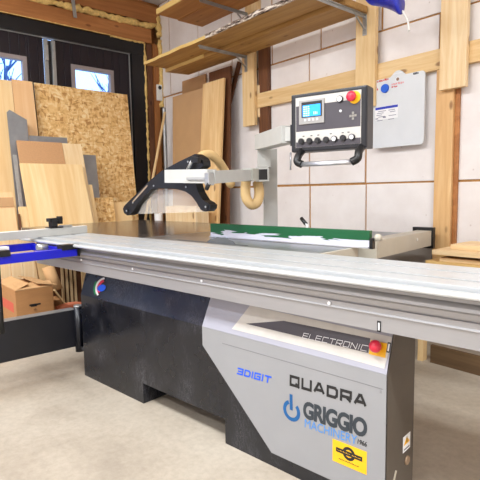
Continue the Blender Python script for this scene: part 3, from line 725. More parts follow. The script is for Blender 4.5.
sq(.11, .88, .50, .70, M['blackink'], .0003, 'sticker_banner')
bm = bmesh.new()
for k in range(16):
    if k == 9: continue
    u = .15+k*.0435; bm_box(bm, (sx0+u*sw, yy-.0009, sz0+.582*sh), (sx0+(u+.024)*sw, yy-.0007, sz0+random.uniform(.60, .622)*sh))
link('banner_lettering', bm, M['yellow'], cab)
bm = bmesh.new()
for k in range(14):
    u = .2+k*.042; bm_box(bm, (sx0+u*sw, yy-.0004, sz0+.2*sh), (sx0+(u+.028)*sw, yy-.0002, sz0+random.uniform(.225, .25)*sh))
link('sticker_small_print', bm, M['blackink'], cab)
# tricolour swoosh at the left end
def swoosh(nm, r0, r1, a0, a1, mat, lift):
    c = ons(106, 288.5, lift); u = Vector((1, 0, 0)); w = SN.cross(u); w = w if w.z > 0 else -w; bm = bmesh.new(); n = 16
    for k in range(n):
        t0, t1 = (math.radians(a0+(a1-a0)*kk/n) for kk in (k, k+1))
        bm.faces.new([bm.verts.new(c+u*math.cos(t_)*r_*1.75+w*math.sin(t_)*r_) for t_, r_ in ((t0, r1), (t1, r1), (t1, r0), (t0, r0))])
    link(nm, bm, mat, cab)
swoosh('swoosh_green', .070, .082, 158, 222, M['greenink'], .0005); swoosh('swoosh_white', .058, .070, 112, 232, M['whiteink'], .0008); swoosh('swoosh_red', .042, .058, 120, 222, M['red'], .001)
c = ons(101.5, 288, .0013); u = Vector((1, 0, 0)); w = SN.cross(u); w = w if w.z > 0 else -w
decal('swoosh_blue', [c+u*math.cos(a)*.046+w*(math.sin(a)*.022+math.cos(a)*.006) for a in [math.radians(k*20) for k in range(18)]], SN, M['blueink'], cab, .0004)
# warning sticker and lock on the end
xe = CX1+.0035
q = [at(403, 437.8, 1, x=xe), at(410.3, 431, 1, x=xe), at(409.8, 447.2, 1, x=xe), at(402.7, 453.4, 1, x=xe)]
ya, yb2 = (q[0].y+q[3].y)/2, (q[1].y+q[2].y)/2; za, zb = (q[2].z+q[3].z)/2, (q[0].z+q[1].z)/2
EX = Vector((1, 0, 0))
o = decal('warning_sticker', [(xe, ya, za), (xe, yb2, za), (xe, yb2, zb), (xe, ya, zb)], EX, M['paper'], cab)
decal('warning_triangle', [(xe+.0007, ya+.006, za+.028), (xe+.0007, yb2-.006, za+.028), (xe+.0007, (ya+yb2)/2, zb-.008)], EX, M['yellow'], cab)
decal('warning_print', [(xe+.0007, ya+.008, za+.008), (xe+.0007, yb2-.008, za+.008), (xe+.0007, yb2-.008, za+.012), (xe+.0007, ya+.008, za+.012)], EX, M['greyink'], cab)
decal('warning_bolt', [(xe+.0014, (ya+yb2)/2-.003, za+.034), (xe+.0014, (ya+yb2)/2+.003, za+.034), (xe+.0014, (ya+yb2)/2+.002, za+.056), (xe+.0014, (ya+yb2)/2-.002, za+.056)], EX, M['blackink'], cab)
bm = bmesh.new(); c = at(406.7, 460, 1, x=xe); bm_disc(bm, c, EX, .019, .006, 24, .016); link('lock', bm, plain('lock_tan', (170, 145, 120), .4, .4), cab)
bm = bmesh.new(); c = at(394.5, 477, 1, x=xe); bm_bar(bm, c+Vector((0, -.012, -.02)), c+Vector((0, .012, .02)), .004, .012); link('latch', bm, M['cream'], cab)
for px, py, f_ in ((384, 394, onf), (381, 392, onf)):
    pass
bm = bmesh.new(); c = onf(380.5, 391.5); bm_disc(bm, c, N, .004, .002, 12); link('screw', bm, M['steel'], cab)
bm = bmesh.new(); a, b = onf(222, 343.2), onf(383, 389.5); bm_bar(bm, (a.x, CY-.0035, a.z), (b.x, CY-.0035, a.z), .0006, .0022); link('panel_seam', bm, plain('seam_grey', (120, 120, 124), .5), cab)

# --- rail beam (stationary) and carriage (sliding table)
BX0, BX1 = -3.32, .25
y = 1.46
zz = lambda z: 1.19-(1.19-z)*1.46/1.53
bm = bmesh.new()
pr = [(y, zz(.694)), (y, zz(.752)), (y-.005, zz(.7525)), (y-.005, zz(.7545)), (y, zz(.7595)), (y+.001, zz(.777)), (y+.010, zz(.779)), (y+.010, zz(.784)), (y+.001, zz(.786)), (y, zz(.803)), (y-.006, zz(.806)), (y-.014, zz(.812)), (y-.012, zz(.822)), (y-.004, zz(.831)), (y+.004, zz(.836)), (y+.004, .862),
      (1.72, .862), (1.72, .80), (1.78, .80), (1.78, zz(.694))]
bm_prism(bm, [(BX0, a, b) for a, b in pr], (BX1-BX0, 0, 0))
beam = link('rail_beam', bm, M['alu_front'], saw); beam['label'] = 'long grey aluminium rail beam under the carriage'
for px in (81.5, 133, 202, 329.5):
    bm = bmesh.new(); c = at(px, 265+(px-100)*.1763-1.5, 1, y=y); bm_disc(bm, (c.x, y-.0003, c.z+.003), N, .007, .004, 14)
    link('beam_screw', bm, M['whiteink'], beam)
c = at(379, 326.5, 1, y=y-.001); bm = bmesh.new(); bm_box(bm, (c.x-.007, y-.0015, c.z-.019), (c.x+.007, y-.0002, c.z+.019)); link('beam_badge', bm, M['blackink'], beam)
bm = bmesh.new(); bm_box(bm, (c.x-.003, y-.0025, c.z-.013), (c.x+.003, y-.0016, c.z+.013)); link('badge_mark', bm, M['whiteink'], beam)
bm = bmesh.new(); bm_prism(bm, [(BX0-.004, a, b) for a, b in ((y+.011, .722), (y+.011, .855), (1.715, .855), (1.715, .79), (1.77, .79), (1.77, .722))], (.0038, 0, 0)); link('end_cover', bm, M['alu_dark'], beam)
bm = bmesh.new(); y4 = 1.826; zt = .905
lip = [(1.413+.013*math.cos(math.radians(t_)), .8835+.011*math.sin(math.radians(t_))) for t_ in (205, 190, 175, 160, 140, 120, 95)]
pr = [(1.50, .868), (1.425, .872), (1.405, .876)]+lip+[(1.4255, .894), (1.427, .872), (1.452, .872), (1.4525, .903), (1.456, zt), (1.540, zt), (1.541, .890), (1.562, .890), (1.563, zt), (1.686, zt), (1.687, .890), (1.708, .890), (1.709, zt), (y4, zt), (y4, .868)]
bm_prism(bm, [(-3.46, a, b) for a, b in pr], (BX1+3.46, 0, 0))
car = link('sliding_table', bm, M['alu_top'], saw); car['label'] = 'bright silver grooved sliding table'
for ya_ in (1.5412, 1.6872): pbox('slot_shade', (-3.455, ya_, .8902), (BX1-.01, ya_+.0206, .9015), M['alu_dark'], car)  # dark strips stand in for the shade down in the slots
# --- fixed tables
bm = bmesh.new(); bm_box(bm, (-2.62, 1.833, .86), (-1.235, 2.20, .90), .003); bm_box(bm, (-2.62, 2.2002, .86), (-1.56, 2.70, .90), .003)
tb = link('main_table', bm, M['iron'], saw); tb['label'] = 'grey cast table behind the sliding table'
pbox('edge_strip', (-1.2345, 1.835, .84), (-1.215, 2.20, .899), M['cream'], tb, .002)
bm = bmesh.new(); bm_box(bm, (-4.45, 1.833, .865), (-2.622, 3.16, .90), .003); bm_box(bm, (-2.6215, 2.702, .865), (-2.35, 3.16, .90), .003)
o = link('outfeed_table', bm, M['darktable'], saw); o['label'] = 'dark shiny outfeed table at the rear left'
pbox('table_rim', (-4.462, 1.835, .858), (-4.451, 3.16, .899), M['cream'], o, .002)
pbox('machine_base', (-2.78, 1.80, .0), (-1.58, 2.62, .858), M['navy'], saw, .004)
pbox('extension_table', (-1.95, 2.72, .825), (-1.532, 3.55, .858), M['steel'], saw, .003)
# saw blade peeping out of the table
bm = bmesh.new(); cx, cz, rb = at(221, 246, 1, y=1.915).x, .697, .24; ring = []
for k in range(48):
    a = 2*math.pi*k/48; r_ = rb if k % 2 else rb*.985; ring.append((cx+r_*math.cos(a), 1.915, cz+r_*math.sin(a)))
bm_prism(bm, ring, (0, .003, 0)); bl = link('saw_blade', bm, M['alu_dark'], saw)
pbox('throat_plate', (-2.3, 1.895, .9003), (-1.72, 1.912, .902), M['alu_dark'], saw)
# --- rip fence (green) + rail
fy = 2.15
A, B_ = at(210.4, 231, 1, y=fy), at(369.5, 238, 1, y=fy)
bm = bmesh.new(); bm_box(bm, (A.x, fy, .902), (B_.x, fy+.028, .990), .003)
rf = link('rip_fence', bm, M['greensteel'], saw); rf['label'] = 'worn green painted rip fence on the table'
pbox('fence_lip', (A.x+.002, fy-.012, .902), (B_.x-.002, fy-.0003, .909), M['alu'], rf)
pbox('fence_end_cap', (B_.x+.0005, fy-.004, .90), (B_.x+.018, fy+.026, .955), M['black'], rf, .003)
bm = bmesh.new(); bm_tube(bm, [(B_.x+.03, fy+.03, .94), (B_.x+.03, fy+.03, .965), (B_.x+.03, fy+.03, .974)], .018, 16, True, [.02, .018, .008]); link('fence_knob', bm, M['cream'], rf)
bm = bmesh.new(); a, b = at(301.5, 218.5, 1, y=fy+.12), at(307.5, 226, 1, y=fy+.08); bm_tube(bm, [a, a.lerp(b, .72)], .011, 10); lv = link('clamp_lever', bm, M['black'], rf)
bm = bmesh.new(); bm_tube(bm, [a.lerp(b, .7), b, Vector((b.x+.01, fy+.06, .972)), Vector((b.x+.01, fy+.02, .966))], .005, 8); link('lever_rod', bm, M['whiteink'], rf)
bm = bmesh.new(); bm_box(bm, (-1.514, 2.79, .757), (-1.40, 3.66, .873), .004)
rl = link('fence_rail', bm, M['cream'], saw); rl['label'] = 'cream square rail running back to the wall'
pbox('rail_end_plate', (-1.53, 2.772, .745), (-1.402, 2.789, .88), M['cream'], rl, .003)
pbox('rail_end_cap', (-1.55, 3.661, .735), (-1.385, 3.70, .897), M['black'], rl, .004)
bm = bmesh.new(); c = at(417, 239.5, 1, x=-1.40); bm_disc(bm, (-1.3995, c.y, c.z), EX, .011, .004, 14); link('rail_screw', bm, M['white'], rl)
# --- overhead guard column, arms
colc = atd(270.3, 200, 3.45, 1)
FW = Vector((-math.cos(math.radians(47.25)), math.sin(math.radians(47.25)), 0)); RT = Vector((FW.y, -FW.x, 0))
zc_top = atd(270, 150, 3.45, 1).z
bm = bmesh.new(); w2 = .049; bm_bar(bm, (colc.x, colc.y, .901), (colc.x, colc.y, zc_top), w2*2, w2*2, .004, FW)
col = link('guard_column', bm, M['lightgrey'], saw)
bm = bmesh.new(); bm_bar(bm, (colc.x, colc.y, .9005), (colc.x, colc.y, .915), .11, .11, .003, FW); link('column_foot', bm, M['lightgrey'], col)
# front upright carrying the console arm
up0, up1 = atd(264, 168, 3.33, 1), atd(264, 149, 3.33, 1)
bm = bmesh.new(); bm_bar(bm, up0, up1+Vector((0, 0, .06)), .09, .09, .004, FW); link('console_upright', bm, M['lightgrey'], saw)
# cross tube with a black square standing in for its shaded hollow
ct = atd(262.5, 174.5, 3.22, 1); ctb = ct+FW*.30
bm = bmesh.new(); bm_bar(bm, ct, ctb, .088, .094, .003); ctu = link('cross_tube', bm, M['lightgrey'], saw)
bm = bmesh.new(); bm_bar(bm, ct-FW*.0012, ct-FW*.0002, .066, .07); link('tube_hollow_shade', bm, M['black'], ctu)
# guard arm: outer tube, inner tube
g0, g1 = at(169, 176.4, 1, y=1.852), at(212, 176.4, 1, y=1.852)
g2, g3 = g1+Vector((-.02, .0, -.004)), atd(250, 174.8, 3.22, 1)
bm = bmesh.new(); bm_bar(bm, g0, g1, .07, .078, .003); ga = link('guard_arm', bm, M['lightgrey'], saw)
bm = bmesh.new(); bm_bar(bm, g2, g3, .066, .073, .003); link('inner_tube', bm, M['lightgrey'], ga)
bm = bmesh.new(); bm_bar(bm, g3-(g3-g2).normalized()*.05, ct+FW*.05-RT*.04, .082, .085, .002); link('arm_clevis', bm, plain('clevis_grey', (180, 180, 172), .5), ga)
p = g1+Vector((.01, -.03, -.01)); bm = bmesh.new(); bm_box(bm, (-.018, -.02, -.04), (.018, .02, .03), .004, Matrix.Translation(p)); link('arm_joint', bm, M['zinc'], ga)
bm = bmesh.new(); bm_tube(bm, [p+Vector((-.015, -.01, -.06)), p+Vector((.012, -.015, -.03))], .012, 8); link('clamp_lever', bm, M['black'], ga)
bm = bmesh.new(); bm_bar(bm, at(187, 178.6, 1, y=1.811), at(206, 178.6, 1, y=1.811), .01, .014, .002); link('arm_slide', bm, plain('slide_grey', (160, 160, 160), .4), ga)
# --- blade guard
gy = 1.93
gp = lambda cx, cy: at(120+cx/4.8, 140+cy/4.8, 1, y=gy)
outl = [(31, 330), (36, 318), (45, 308), (110, 245), (160, 195), (215, 150), (300, 105), (378, 68), (405, 84), (416, 100), (418, 125), (400, 140), (380, 150), (378, 205), (392, 250), (415, 288), (436, 299), (449, 312), (447, 330), (434, 342), (418, 341), (404, 332), (385, 300), (362, 268), (330, 246), (290, 236), (220, 232), (170, 234), (140, 262), (100, 310), (86, 335), (70, 355), (52, 361), (37, 350)]
bm = bmesh.new(); bm_prism(bm, [gp(*p)+Vector((0, -.03, 0)) for p in outl], (0, .06, 0))
gd = link('blade_guard', bm, M['black'], saw); gd['label'] = 'black blade guard hood with curved legs'
bm = bmesh.new(); bm_prism(bm, [gp(*p)+Vector((0, .005, 0)) for p in ((165, 236), (290, 238), (330, 248), (362, 270), (385, 302), (404, 334), (410, 345), (82, 355), (102, 312), (142, 264))], (0, .004, 0))
o = link('clear_shield', bm, M['shield'], gd); o['label'] = 'clear plastic shield below the hood'
bm = bmesh.new(); bm_bar(bm, gp(78, 298)+Vector((0, -.0315, 0)), gp(150, 218)+Vector((0, -.0315, 0)), .001, .012, 0, (0, 0, 1)); link('guard_slot', bm, plain('slot_pale', (150, 130, 110), .5), gd)
for c_ in ((52, 339), (432, 320)):
    bm = bmesh.new(); q = gp(*c_); bm_disc(bm, q+Vector((0, -.0305, 0)), N, .018, .005, 20); ro_ = link('guard_roller', bm, M['black'], gd)
    bm = bmesh.new(); bm_disc(bm, q+Vector((0, -.0358, 0)), N, .006, .002, 12); o = link('roller_screw', bm, M['zinc'], gd)
bm = bmesh.new(); bm_tube(bm, [gp(355, 142)+Vector((0, -.05, 0)), gp(380, 96)+Vector((0, -.05, 0))], .010, 10); link('adjusting_lever', bm, M['zinc'], gd)
bm = bmesh.new(); bm_bar(bm, gp(382, 95)+Vector((0, -.055, 0)), gp(415, 100)+Vector((0, -.055, 0)), .03, .035, .006); link('hose_clip', bm, M['black'], gd)
for c_ in ((80, 300), (335, 225), (345, 105), (180, 220)):
    bm = bmesh.new(); bm_disc(bm, gp(*c_)+Vector((0, -.0303, 0)), N, .006, .003, 10); link('guard_screw', bm, M['zinc'], gd)
# --- dust hose
def hose(pts, r, nm):
    P = smooth_path(pts, 12); bm = bmesh.new()
    bm_tube(bm, P, r, 14, True, [r*(1.0 if k % 2 else .93) for k in range(len(P))])
    return link(nm, bm, M['hose'], saw)
hp = lambda cx, cy, d: atd(200+cx/4.8, 130+cy/4.8, d, 1)
hose([hp(2, 130, 3.06), hp(25, 120, 3.1), hp(55, 121, 3.14), hp(85, 146, 3.2), hp(108, 178, 3.26), hp(128, 212, 3.3), hp(143, 252, 3.32), hp(150, 260, 3.34)], .031, 'dust_hose')
hose([hp(222, 235, 3.30), hp(218, 290, 3.3), hp(224, 330, 3.3), hp(248, 358, 3.3), hp(275, 345, 3.3), hp(284, 300, 3.31), hp(276, 250, 3.33)], .036, 'dust_hose')
# --- console
cdir = math.radians(9.1)
cu = Vector((math.cos(cdir), math.sin(cdir), 0)); cn = Vector((math.sin(cdir), -math.cos(cdir), 0))
cc = atd(331, 122, 2.55, 1)
CP = (cc, cn)
def oc(cx, cy, lift=0.): return at(280+cx/4.8, 75+cy/4.8, 1, plane=(cc+cn*lift, cn))
def rect(a, b, lift):   # left top px, right bottom px -> rectangle upright on the console face
    p, q = oc(*a), oc(*b); u0, u1 = (p-cc).dot(cu), (q-cc).dot(cu)
    return u0, u1
def cbox(nm, u0, u1, z0, z1, d0, d1, mat, parent, bev=0):
    sub = bmesh.new(); bm_box(sub, (u0, d0, z0), (u1, d1, z1), bev)
    mt = Matrix((cu, cn, Vector((0, 0, 1)))).transposed().to_4x4(); mt.translation = Vector((cc.x, cc.y, 0))
    bmesh.ops.transform(sub, matrix=mt, verts=sub.verts); return link(nm, sub, mat, parent)
def UV(cx, cy, lift=0.):
    p = oc(cx, cy, lift); return (p-cc).dot(cu), p.z
# outer box edges
uL = (UV(50, 100)[0]+UV(53, 372)[0])/2; uR = UV(416, 200)[0]
zT = (UV(50, 97)[1]+UV(443, 40)[1])/2; zBm = (UV(53, 374)[1]+UV(445, 345)[1])/2
con = cbox('console', uL, uR, zBm, zT, -.11, -.006, M['navyplain'], saw, .010); con['label'] = 'dark control console on a swivel arm'
fl, fr_ = UV(74, 200)[0], UV(388, 200)[0]; ft = (UV(74, 117)[1]+UV(388, 63)[1])/2; fb = (UV(74, 352)[1]+UV(388, 326)[1])/2
cbox('faceplate', fl, fr_, fb, ft, -.0058, -.003, M['palesticker'], con)
def band(nm, ya, yb_, xa, xb__, mat, d): # band between pixel heights at left edge; follows horizontal
    z1_ = UV(xa, ya)[1]; z0_ = UV(xa, yb_)[1]; u0, u1 = UV(xa, ya)[0], UV(xb__, ya)[0]
    return cbox(nm, u0, u1, z0_, z1_, d, d+.0006, mat, con)
o = band('dark_field', 152, 274, 76, 386, M['plate'], -.0029)
band('dark_strip', 324, 350, 76, 386, M['plate'], -.0029)
# screen
u0, zt_ = UV(92, 126); u1, _ = UV(213, 110); zb_ = UV(92, 240)[1]
cbox('screen_bezel', u0, u1, zb_, zt_, -.0022, .004, plain('bezel_grey', (158, 156, 154), .4, .3), con, .002)
u2, z2 = UV(103, 133, .005); u3, _ = UV(201, 120, .005); z3 = UV(103, 207, .005)[1]
cbox('screen_glass', u2, u3, z3, z2, .0042, .005, M['black'], con)
u4, z4 = UV(109, 147, .005); u5, _ = UV(194, 136, .005); z5 = UV(109, 202, .005)[1]
um = u4+(u5-u4)*.56
cbox('screen_display', u4, u5, z5, z4, .0051, .0056, M['screen'], con)
bm0 = bmesh.new()
for r_ in range(5):
    for c_ in range(3):
        a = u4+.004+c_*.013; b = z4-.006-r_*.0115; w_ = .009+random.random()*.003
        bm_box(bm0, (a, .0057, b-.007), (a+w_, .006, b))
for r_ in range(3): bm_box(bm0, (um+.006+r_*.009, .0057, z5+.008), (um+.011+r_*.009, .006, z5+.016+random.random()*.012))
mt = Matrix((cu, cn, Vector((0, 0, 1)))).transposed().to_4x4(); mt.translation = Vector((cc.x, cc.y, 0)); bmesh.ops.transform(bm0, matrix=mt, verts=bm0.verts)
link('screen_icons', bm0, M['screenpale'], con)
for k in range(4):
    u, z_ = UV(121+k*19, 217-k*2.2, .005); cbox('screen_key', u-.006, u+.006, z_-.006, z_+.006, .0041, .006, M['whiteink'], con, .001)
def cdisc(nm, cx, cy, r, h, mat, d=-.0022, r2=None, prof_=None):
    p = oc(cx, cy); p = p-cn*(p-cc).dot(cn)+cn*d
    bm = bmesh.new()
    if prof_: bm_tube(bm, [p+cn*a for a, _ in prof_], r, 24, True, [b for _, b in prof_])
    else: bm_disc(bm, p, cn, r, h, 24, r2)
    return link(nm, bm, mat, con)
bx = [(103, 319, 0), (142, 317, 0), (181, 314, 0), (222, 311, 0), (261, 307, 1), (303, 303, 0), (346, 298, 1)]
for cx, cy, wht in bx:
    cdisc('push_button', cx, cy, .0165, .012, M['black'])
    if wht: cdisc('button_cap', cx, cy, .012, .003, M['whiteink'], .0099)
    else: cdisc('button_cap', cx, cy, .010, .003, plain('button_dark', (40, 40, 44), .25), .0099)
for cx, cy in ((112, 294), (150, 291), (183, 288), (243, 282), (328, 274), (300, 277)):
    u, z_ = UV(cx, cy); cbox('button_caption', u-.006, u+.006, z_-.0025, z_+.0025, -.0028, -.0022, M['greyink'], con)
cdisc('indicator_button', 288, 116, .0175, .009, M['black']); cdisc('button_cap', 288, 116, .0135, .004, M['whiteink'], .007)
cdisc('emergency_plate', 358, 107, .032, .004, M['yellow']); cdisc('emergency_stop_button', 349, 105, .02, .03, M['red'], .002, None, [(0, .012), (.014, .012), (.016, .025), (.024, .0265), (.03, .02), (.033, .006)])
bm = bmesh.new(); u, z_ = UV(350, 195)
for a, b in ((0, 0), (.0135, .0005), (-.0135, -.0005), (0, .0145), (0, -.0145)): bm_box(bm, (u+a-.006, -.0022, z_+b-.006), (u+a+.006, .0006, z_+b+.006), .001)
bmesh.ops.transform(bm, matrix=mt, verts=bm.verts); link('arrow_keys', bm, plain('key_grey', (150, 146, 140), .5), con)
cdisc('key_switch', 290, 172, .007, .003, M['whiteink'])
# handle bar under the console
uA, uB = UV(98, 400)[0], UV(385, 400)[0]
zh = UV(240, 422, .045)[1]
for u, sgn in ((uA, 1), (uB, -1)):
    bm = bmesh.new(); P = [Vector((u-.0*sgn, -.03, zBm+.01)), Vector((u, .02, zBm-.02)), Vector((u, .04, zBm-.055)), Vector((u+.03*sgn, .043, zh))]
    bm_tube(bm, smooth_path(P, 5), .021, 12); bmesh.ops.transform(bm, matrix=mt, verts=bm.verts); link('handle_bracket', bm, M['black'], con)
bm = bmesh.new(); bm_tube(bm, [Vector((uA+.028, .043, zh)), Vector((uB-.028, .043, zh))], .0135, 16); bmesh.ops.transform(bm, matrix=mt, verts=bm.verts); link('handle_bar', bm, M['alu'], con)
# swivel arm to the upright
a0 = atd(260.5, 142.6, 3.30, 1); b0 = oc(45, 300, -.07)
a1 = atd(288, 134.5, 2.78, 1)
bm = bmesh.new(); bm_bar(bm, a0, a1, .085, .102, .004); ca = link('console_arm', bm, M['lightgrey'], saw)
cbox('arm_bracket', uL-.02, uL-.0005, zBm+.04, zBm+.16, -.11, -.03, M['black'], ca, .003)
bm = bmesh.new(); e = cc+cu*(uL+.0)-cn*.07; bm_bar(bm, a1-(a1-a0).normalized()*.02, Vector((e.x, e.y, a1.z+.0)), .05, .08, .003); link('arm_tongue', bm, M['lightgrey'], ca)
bm = bmesh.new(); q0, q1 = oc(51, 372, -.02), oc(51, 456, -.02); bm_tube(bm, [q0, q1], .005, 8); link('hanging_rod', bm, M['steel'], con)
# --- outrigger, crosscut fence
zo = .866
bm = bmesh.new(); ye = 1.442; e0_, e1_ = at(79, 247.5, 1, y=ye), at(79, 253.8, 1, y=ye); xf, xb2 = e0_.x, e0_.x-.57; dz_ = e0_.z-.862
bm_box(bm, (xf-.035, -.35, .812+dz_), (xf, ye-.012, .862+dz_), .003)
of = link('outrigger_frame', bm, M['blue'], saw); of['label'] = 'bright blue outrigger frame'
pbox('rear_bar', (xb2, -.35, .812+dz_), (xb2+.035, ye-.03, .862+dz_), M['blue'], of, .003)
pbox('end_bar', (xb2+.036, ye-.058, .812+dz_), (xf-.036, ye-.02, .856+dz_), M['blue'], of, .003)
pbox('cross_bar', (xb2+.036, .55, .812+dz_), (xf-.036, .59, .85+dz_), M['blue'], of, .003)
pbox('corner_bracket', (xf-.06, ye-.11, .8625), (xf+.005, ye-.002, .885+dz_), M['black'], of, .003)
pbox('end_cap', (xf-.036, ye-.0115, .808+dz_), (xf+.003, ye+.003, .866+dz_), M['black'], of, .003)
bm = bmesh.new(); bm_tube(bm, [at(40, 247, 1, x=-2.95)+Vector((0, -.02, 0)), at(44, 247, 1, x=-2.95)+Vector((0, .02, 0))], .02, 12); link('support_roller', bm, M['zinc'], of)
q = at(4, 252, 1, x=xf-.017); pbox('clamp_block', (xf-.05, q.y-.1, .8625), (xf+.01, q.y+.025, .888+dz_), M['black'], of, .004)
q = at(3, 249, 1, x=xf-.06); pbox('clamp_pad', (xf-.09, q.y-.09, .864+dz_), (xf-.051, q.y+.03, .902+dz_), M['white'], of, .004)
bm = bmesh.new(); q = at(1, 262, 1, x=xf-.02); bm_tube(bm, [(xf-.02, q.y-.02, .811+dz_), (xf-.02, q.y-.02, .44)], .014, 12); link('support_leg', bm, M['black'], of)
c0, c1 = Vector((-3.155, 1.10, 0)), Vector((-3.275, 1.83, 0))
d_ = (c1-c0).normalized(); s0 = c1-d_*2.6
bm = bmesh.new(); bm_bar(bm, Vector((s0.x-.03, s0.y, .932)), Vector((c1.x-.03, c1.y, .932)), .06, .052, .003)
xf_ = link('crosscut_fence', bm, M['lightgrey'], saw); xf_['label'] = 'light grey aluminium crosscut fence on the outrigger'
bm = bmesh.new(); bm_bar(bm, Vector((s0.x-.03, s0.y, .9585)), Vector((c1.x-.03, c1.y, .9585)), .05, .0006); link('fence_top_strip', bm, M['white'], xf_)
k = c1-d_*.26
rotd = math.atan2(d_.y, d_.x)
MT = Matrix.Translation((k.x-.03, k.y, 0)) @ Matrix.Rotation(rotd, 4, 'Z')
bm = bmesh.new(); bm_box(bm, (-.05, -.034, .9592), (.05, .034, .967), .002); bm_box(bm, (-.03, -.025, .967), (.012, .025, 1.02), .006); bm_box(bm, (-.05, -.02, 1.005), (.06, .02, 1.03), .006); bm_box(bm, (.03, -.015, .985), (.062, .015, 1.04), .005)
bmesh.ops.transform(bm, matrix=MT, verts=bm.verts); fs_ = link('flip_stop', bm, M['black'], xf_)
bm = bmesh.new(); bm_box(bm, (.052, -.03, .9595), (.13, .03, .974), .003); bmesh.ops.transform(bm, matrix=MT, verts=bm.verts); link('stop_shoe', bm, M['zinc'], xf_)
# --- swing arm under the outrigger (box section, pivots at the cabinet end), parallel to the side wall
def rm(x, y, z): return r2m(Vector((x, y, z)))
bm = bmesh.new(); xa_ = -3.11
bm_prism(bm, [rm(xa_, -.4, .172), rm(xa_, 1.182, .172), rm(xa_, 1.182, .424), rm(xa_, -.4, .424)], rm(-.07, 0, 0))
sa = link('swing_arm', bm, M['navyplain'], saw); sa['label'] = 'long black box section swing arm on a pivot'
bm = bmesh.new(); bm_prism(bm, [rm(xa_+.002, -.4, .4245), rm(xa_+.002, 1.18, .4245), rm(xa_-.068, 1.18, .4245), rm(xa_-.068, -.4, .4245)], (0, 0, .004)); link('arm_top_edge', bm, M['steel'], sa)
pc = rm(xa_-.0, 1.20, 0)
bm = bmesh.new(); bm_tube(bm, [Vector((pc.x, pc.y, .135)), Vector((pc.x, pc.y, .44))], .029, 16); link('pivot_post', bm, M['navyplain'], sa)
bm = bmesh.new(); bm_tube(bm, [Vector((pc.x, pc.y, .4405)), Vector((pc.x, pc.y, .452))], .03, 6); link('pivot_bolt', bm, M['zinc'], sa)
bm = bmesh.new(); bm_box(bm, (pc.x, pc.y-.01, .15), (CX0-.001, pc.y+.06, .175), .002); bm_box(bm, (pc.x, pc.y-.01, .40), (CX0-.001, pc.y+.06, .425), .002); link('pivot_lugs', bm, M['navy'], sa)

# ================================================================== LEFT UNDER THE TABLE
t = thing('cardboard_box', (-4.25, 1.2, 0), 'open brown cardboard box with red stripe on the floor', 'box')
x0, x1, y0, y1, zt = -4.62, -4.055, 1.06, 1.36, .425
pbox('carton', (x0, y0, 0), (x1, y1, zt), M['card'], t, .003)
pbox('red_stripe', (x0+.03, y0-.0012, .235), (x1-.07, y0-.0003, .315), plain('red_print', (206, 96, 76), .8), t)
bm = bmesh.new(); bm_prism(bm, [(x0, y0, zt+.001), (x1-.005, y0+.004, zt+.001), (x1-.05, y0+.12, zt+.035), (x0, y0+.12, zt+.035)], (0, 0, .005)); link('flap', bm, M['cardlight'], t)
bm = bmesh.new(); bm_prism(bm, [(x1, y0+.01, zt+.002), (x1, y1, zt+.002), (x1-.16, y1+.03, zt+.026), (x1-.16, y0+.03, zt+.022)], (0, 0, .005)); link('flap', bm, M['cardlight'], t)
bm = bmesh.new(); bm_prism(bm, [(x0, y1-.12, zt+.03), (x1-.02, y1-.12, zt+.035), (x1+.02, y1+.03, zt+.01), (x0, y1, zt+.001)], (0, 0, .005)); link('flap', bm, M['cardlight'], t)
bm = bmesh.new(); c = at(34.5, 305, x=x1+.001)
bm_box(bm, (x1+.0003, c.y-.04, c.z-.004), (x1+.001, c.y+.05, c.z+.010)); bm_box(bm, (x1+.0003, c.y-.03, c.z-.012), (x1+.001, c.y+.02, c.z-.0045))
c2 = at(35.5, 310, x=x1+.001)
for k in range(3):
    a = math.radians(90+120*k); bm_bar(bm, (x1+.0006, c2.y+.012*math.cos(a), c2.z+.014*math.sin(a)), (x1+.0006, c2.y+.012*math.cos(a+1.6), c2.z+.014*math.sin(a+1.6)), .0006, .007, 0, (1, 0, 0))
link('black_print', bm, M['blackink'], t)
# wood under the table: battens, roll, boards
BT = 'pine battens standing behind the cardboard box'
for k, px in enumerate((63.0, 67.3, 71.5, 75.5)):
    p = at(px, 290, x=-4.66); bm = bmesh.new()
    bm_box(bm, (-.010, -.011, 0), (.010, .011, .80), .002)
    o = link('pine_batten', bm, M['palepine']); o.location = (-4.66, p.y, .0)
    tag(o, ('pine batten behind the box, first from the paper roll', 'pine batten behind the box, second from the paper roll', 'pine batten behind the box, third from the paper roll', 'pine batten behind the box, nearest the black cabinet')[k], 'batten', BT)
bm = bmesh.new(); p = at(85, 290, x=-4.55); bm_box(bm, (-4.57, p.y-.025, 0), (-4.55, p.y+.025, .80), .002)
one('pine_stick', bm, M['pine'], 'pale pine slat just left of the black cabinet corner', 'batten')
bm = bmesh.new(); bm_box(bm, (-4.70, 1.55, 0), (-4.685, 2.35, .80), .003)
one('dark_sheet', bm, M['darkwood'], 'dark brown board behind the standing pine battens', 'board')
bm = bmesh.new(); a, b = at(48, 267, x=-4.58), at(57, 290, x=-4.50); bm_tube(bm, [a, b], .055, 18)
tag(recenter(link('paper_roll', bm, M['cardlight'])), 'tan roll leaning behind the cardboard box', 'roll')
bm = bmesh.new(); c = at(56, 298, x=-4.50); bm_box(bm, (-4.60, c.y-.12, 0), (-4.40, c.y+.03, b.z-.075), .003)
one('brown_carton', bm, M['card'], 'low brown carton behind the open box, under the tan roll', 'box')
a, b = at(54, 290, x=-4.36), at(64, 303, x=-4.36); bm = bmesh.new(); bm_bar(bm, a, b, .05, .014, .002)
one('board_end', bm, M['pine'], 'short slanting board end poking out behind the open box', 'board')
c = at(69, 306, x=-4.22); zc_ = c.z
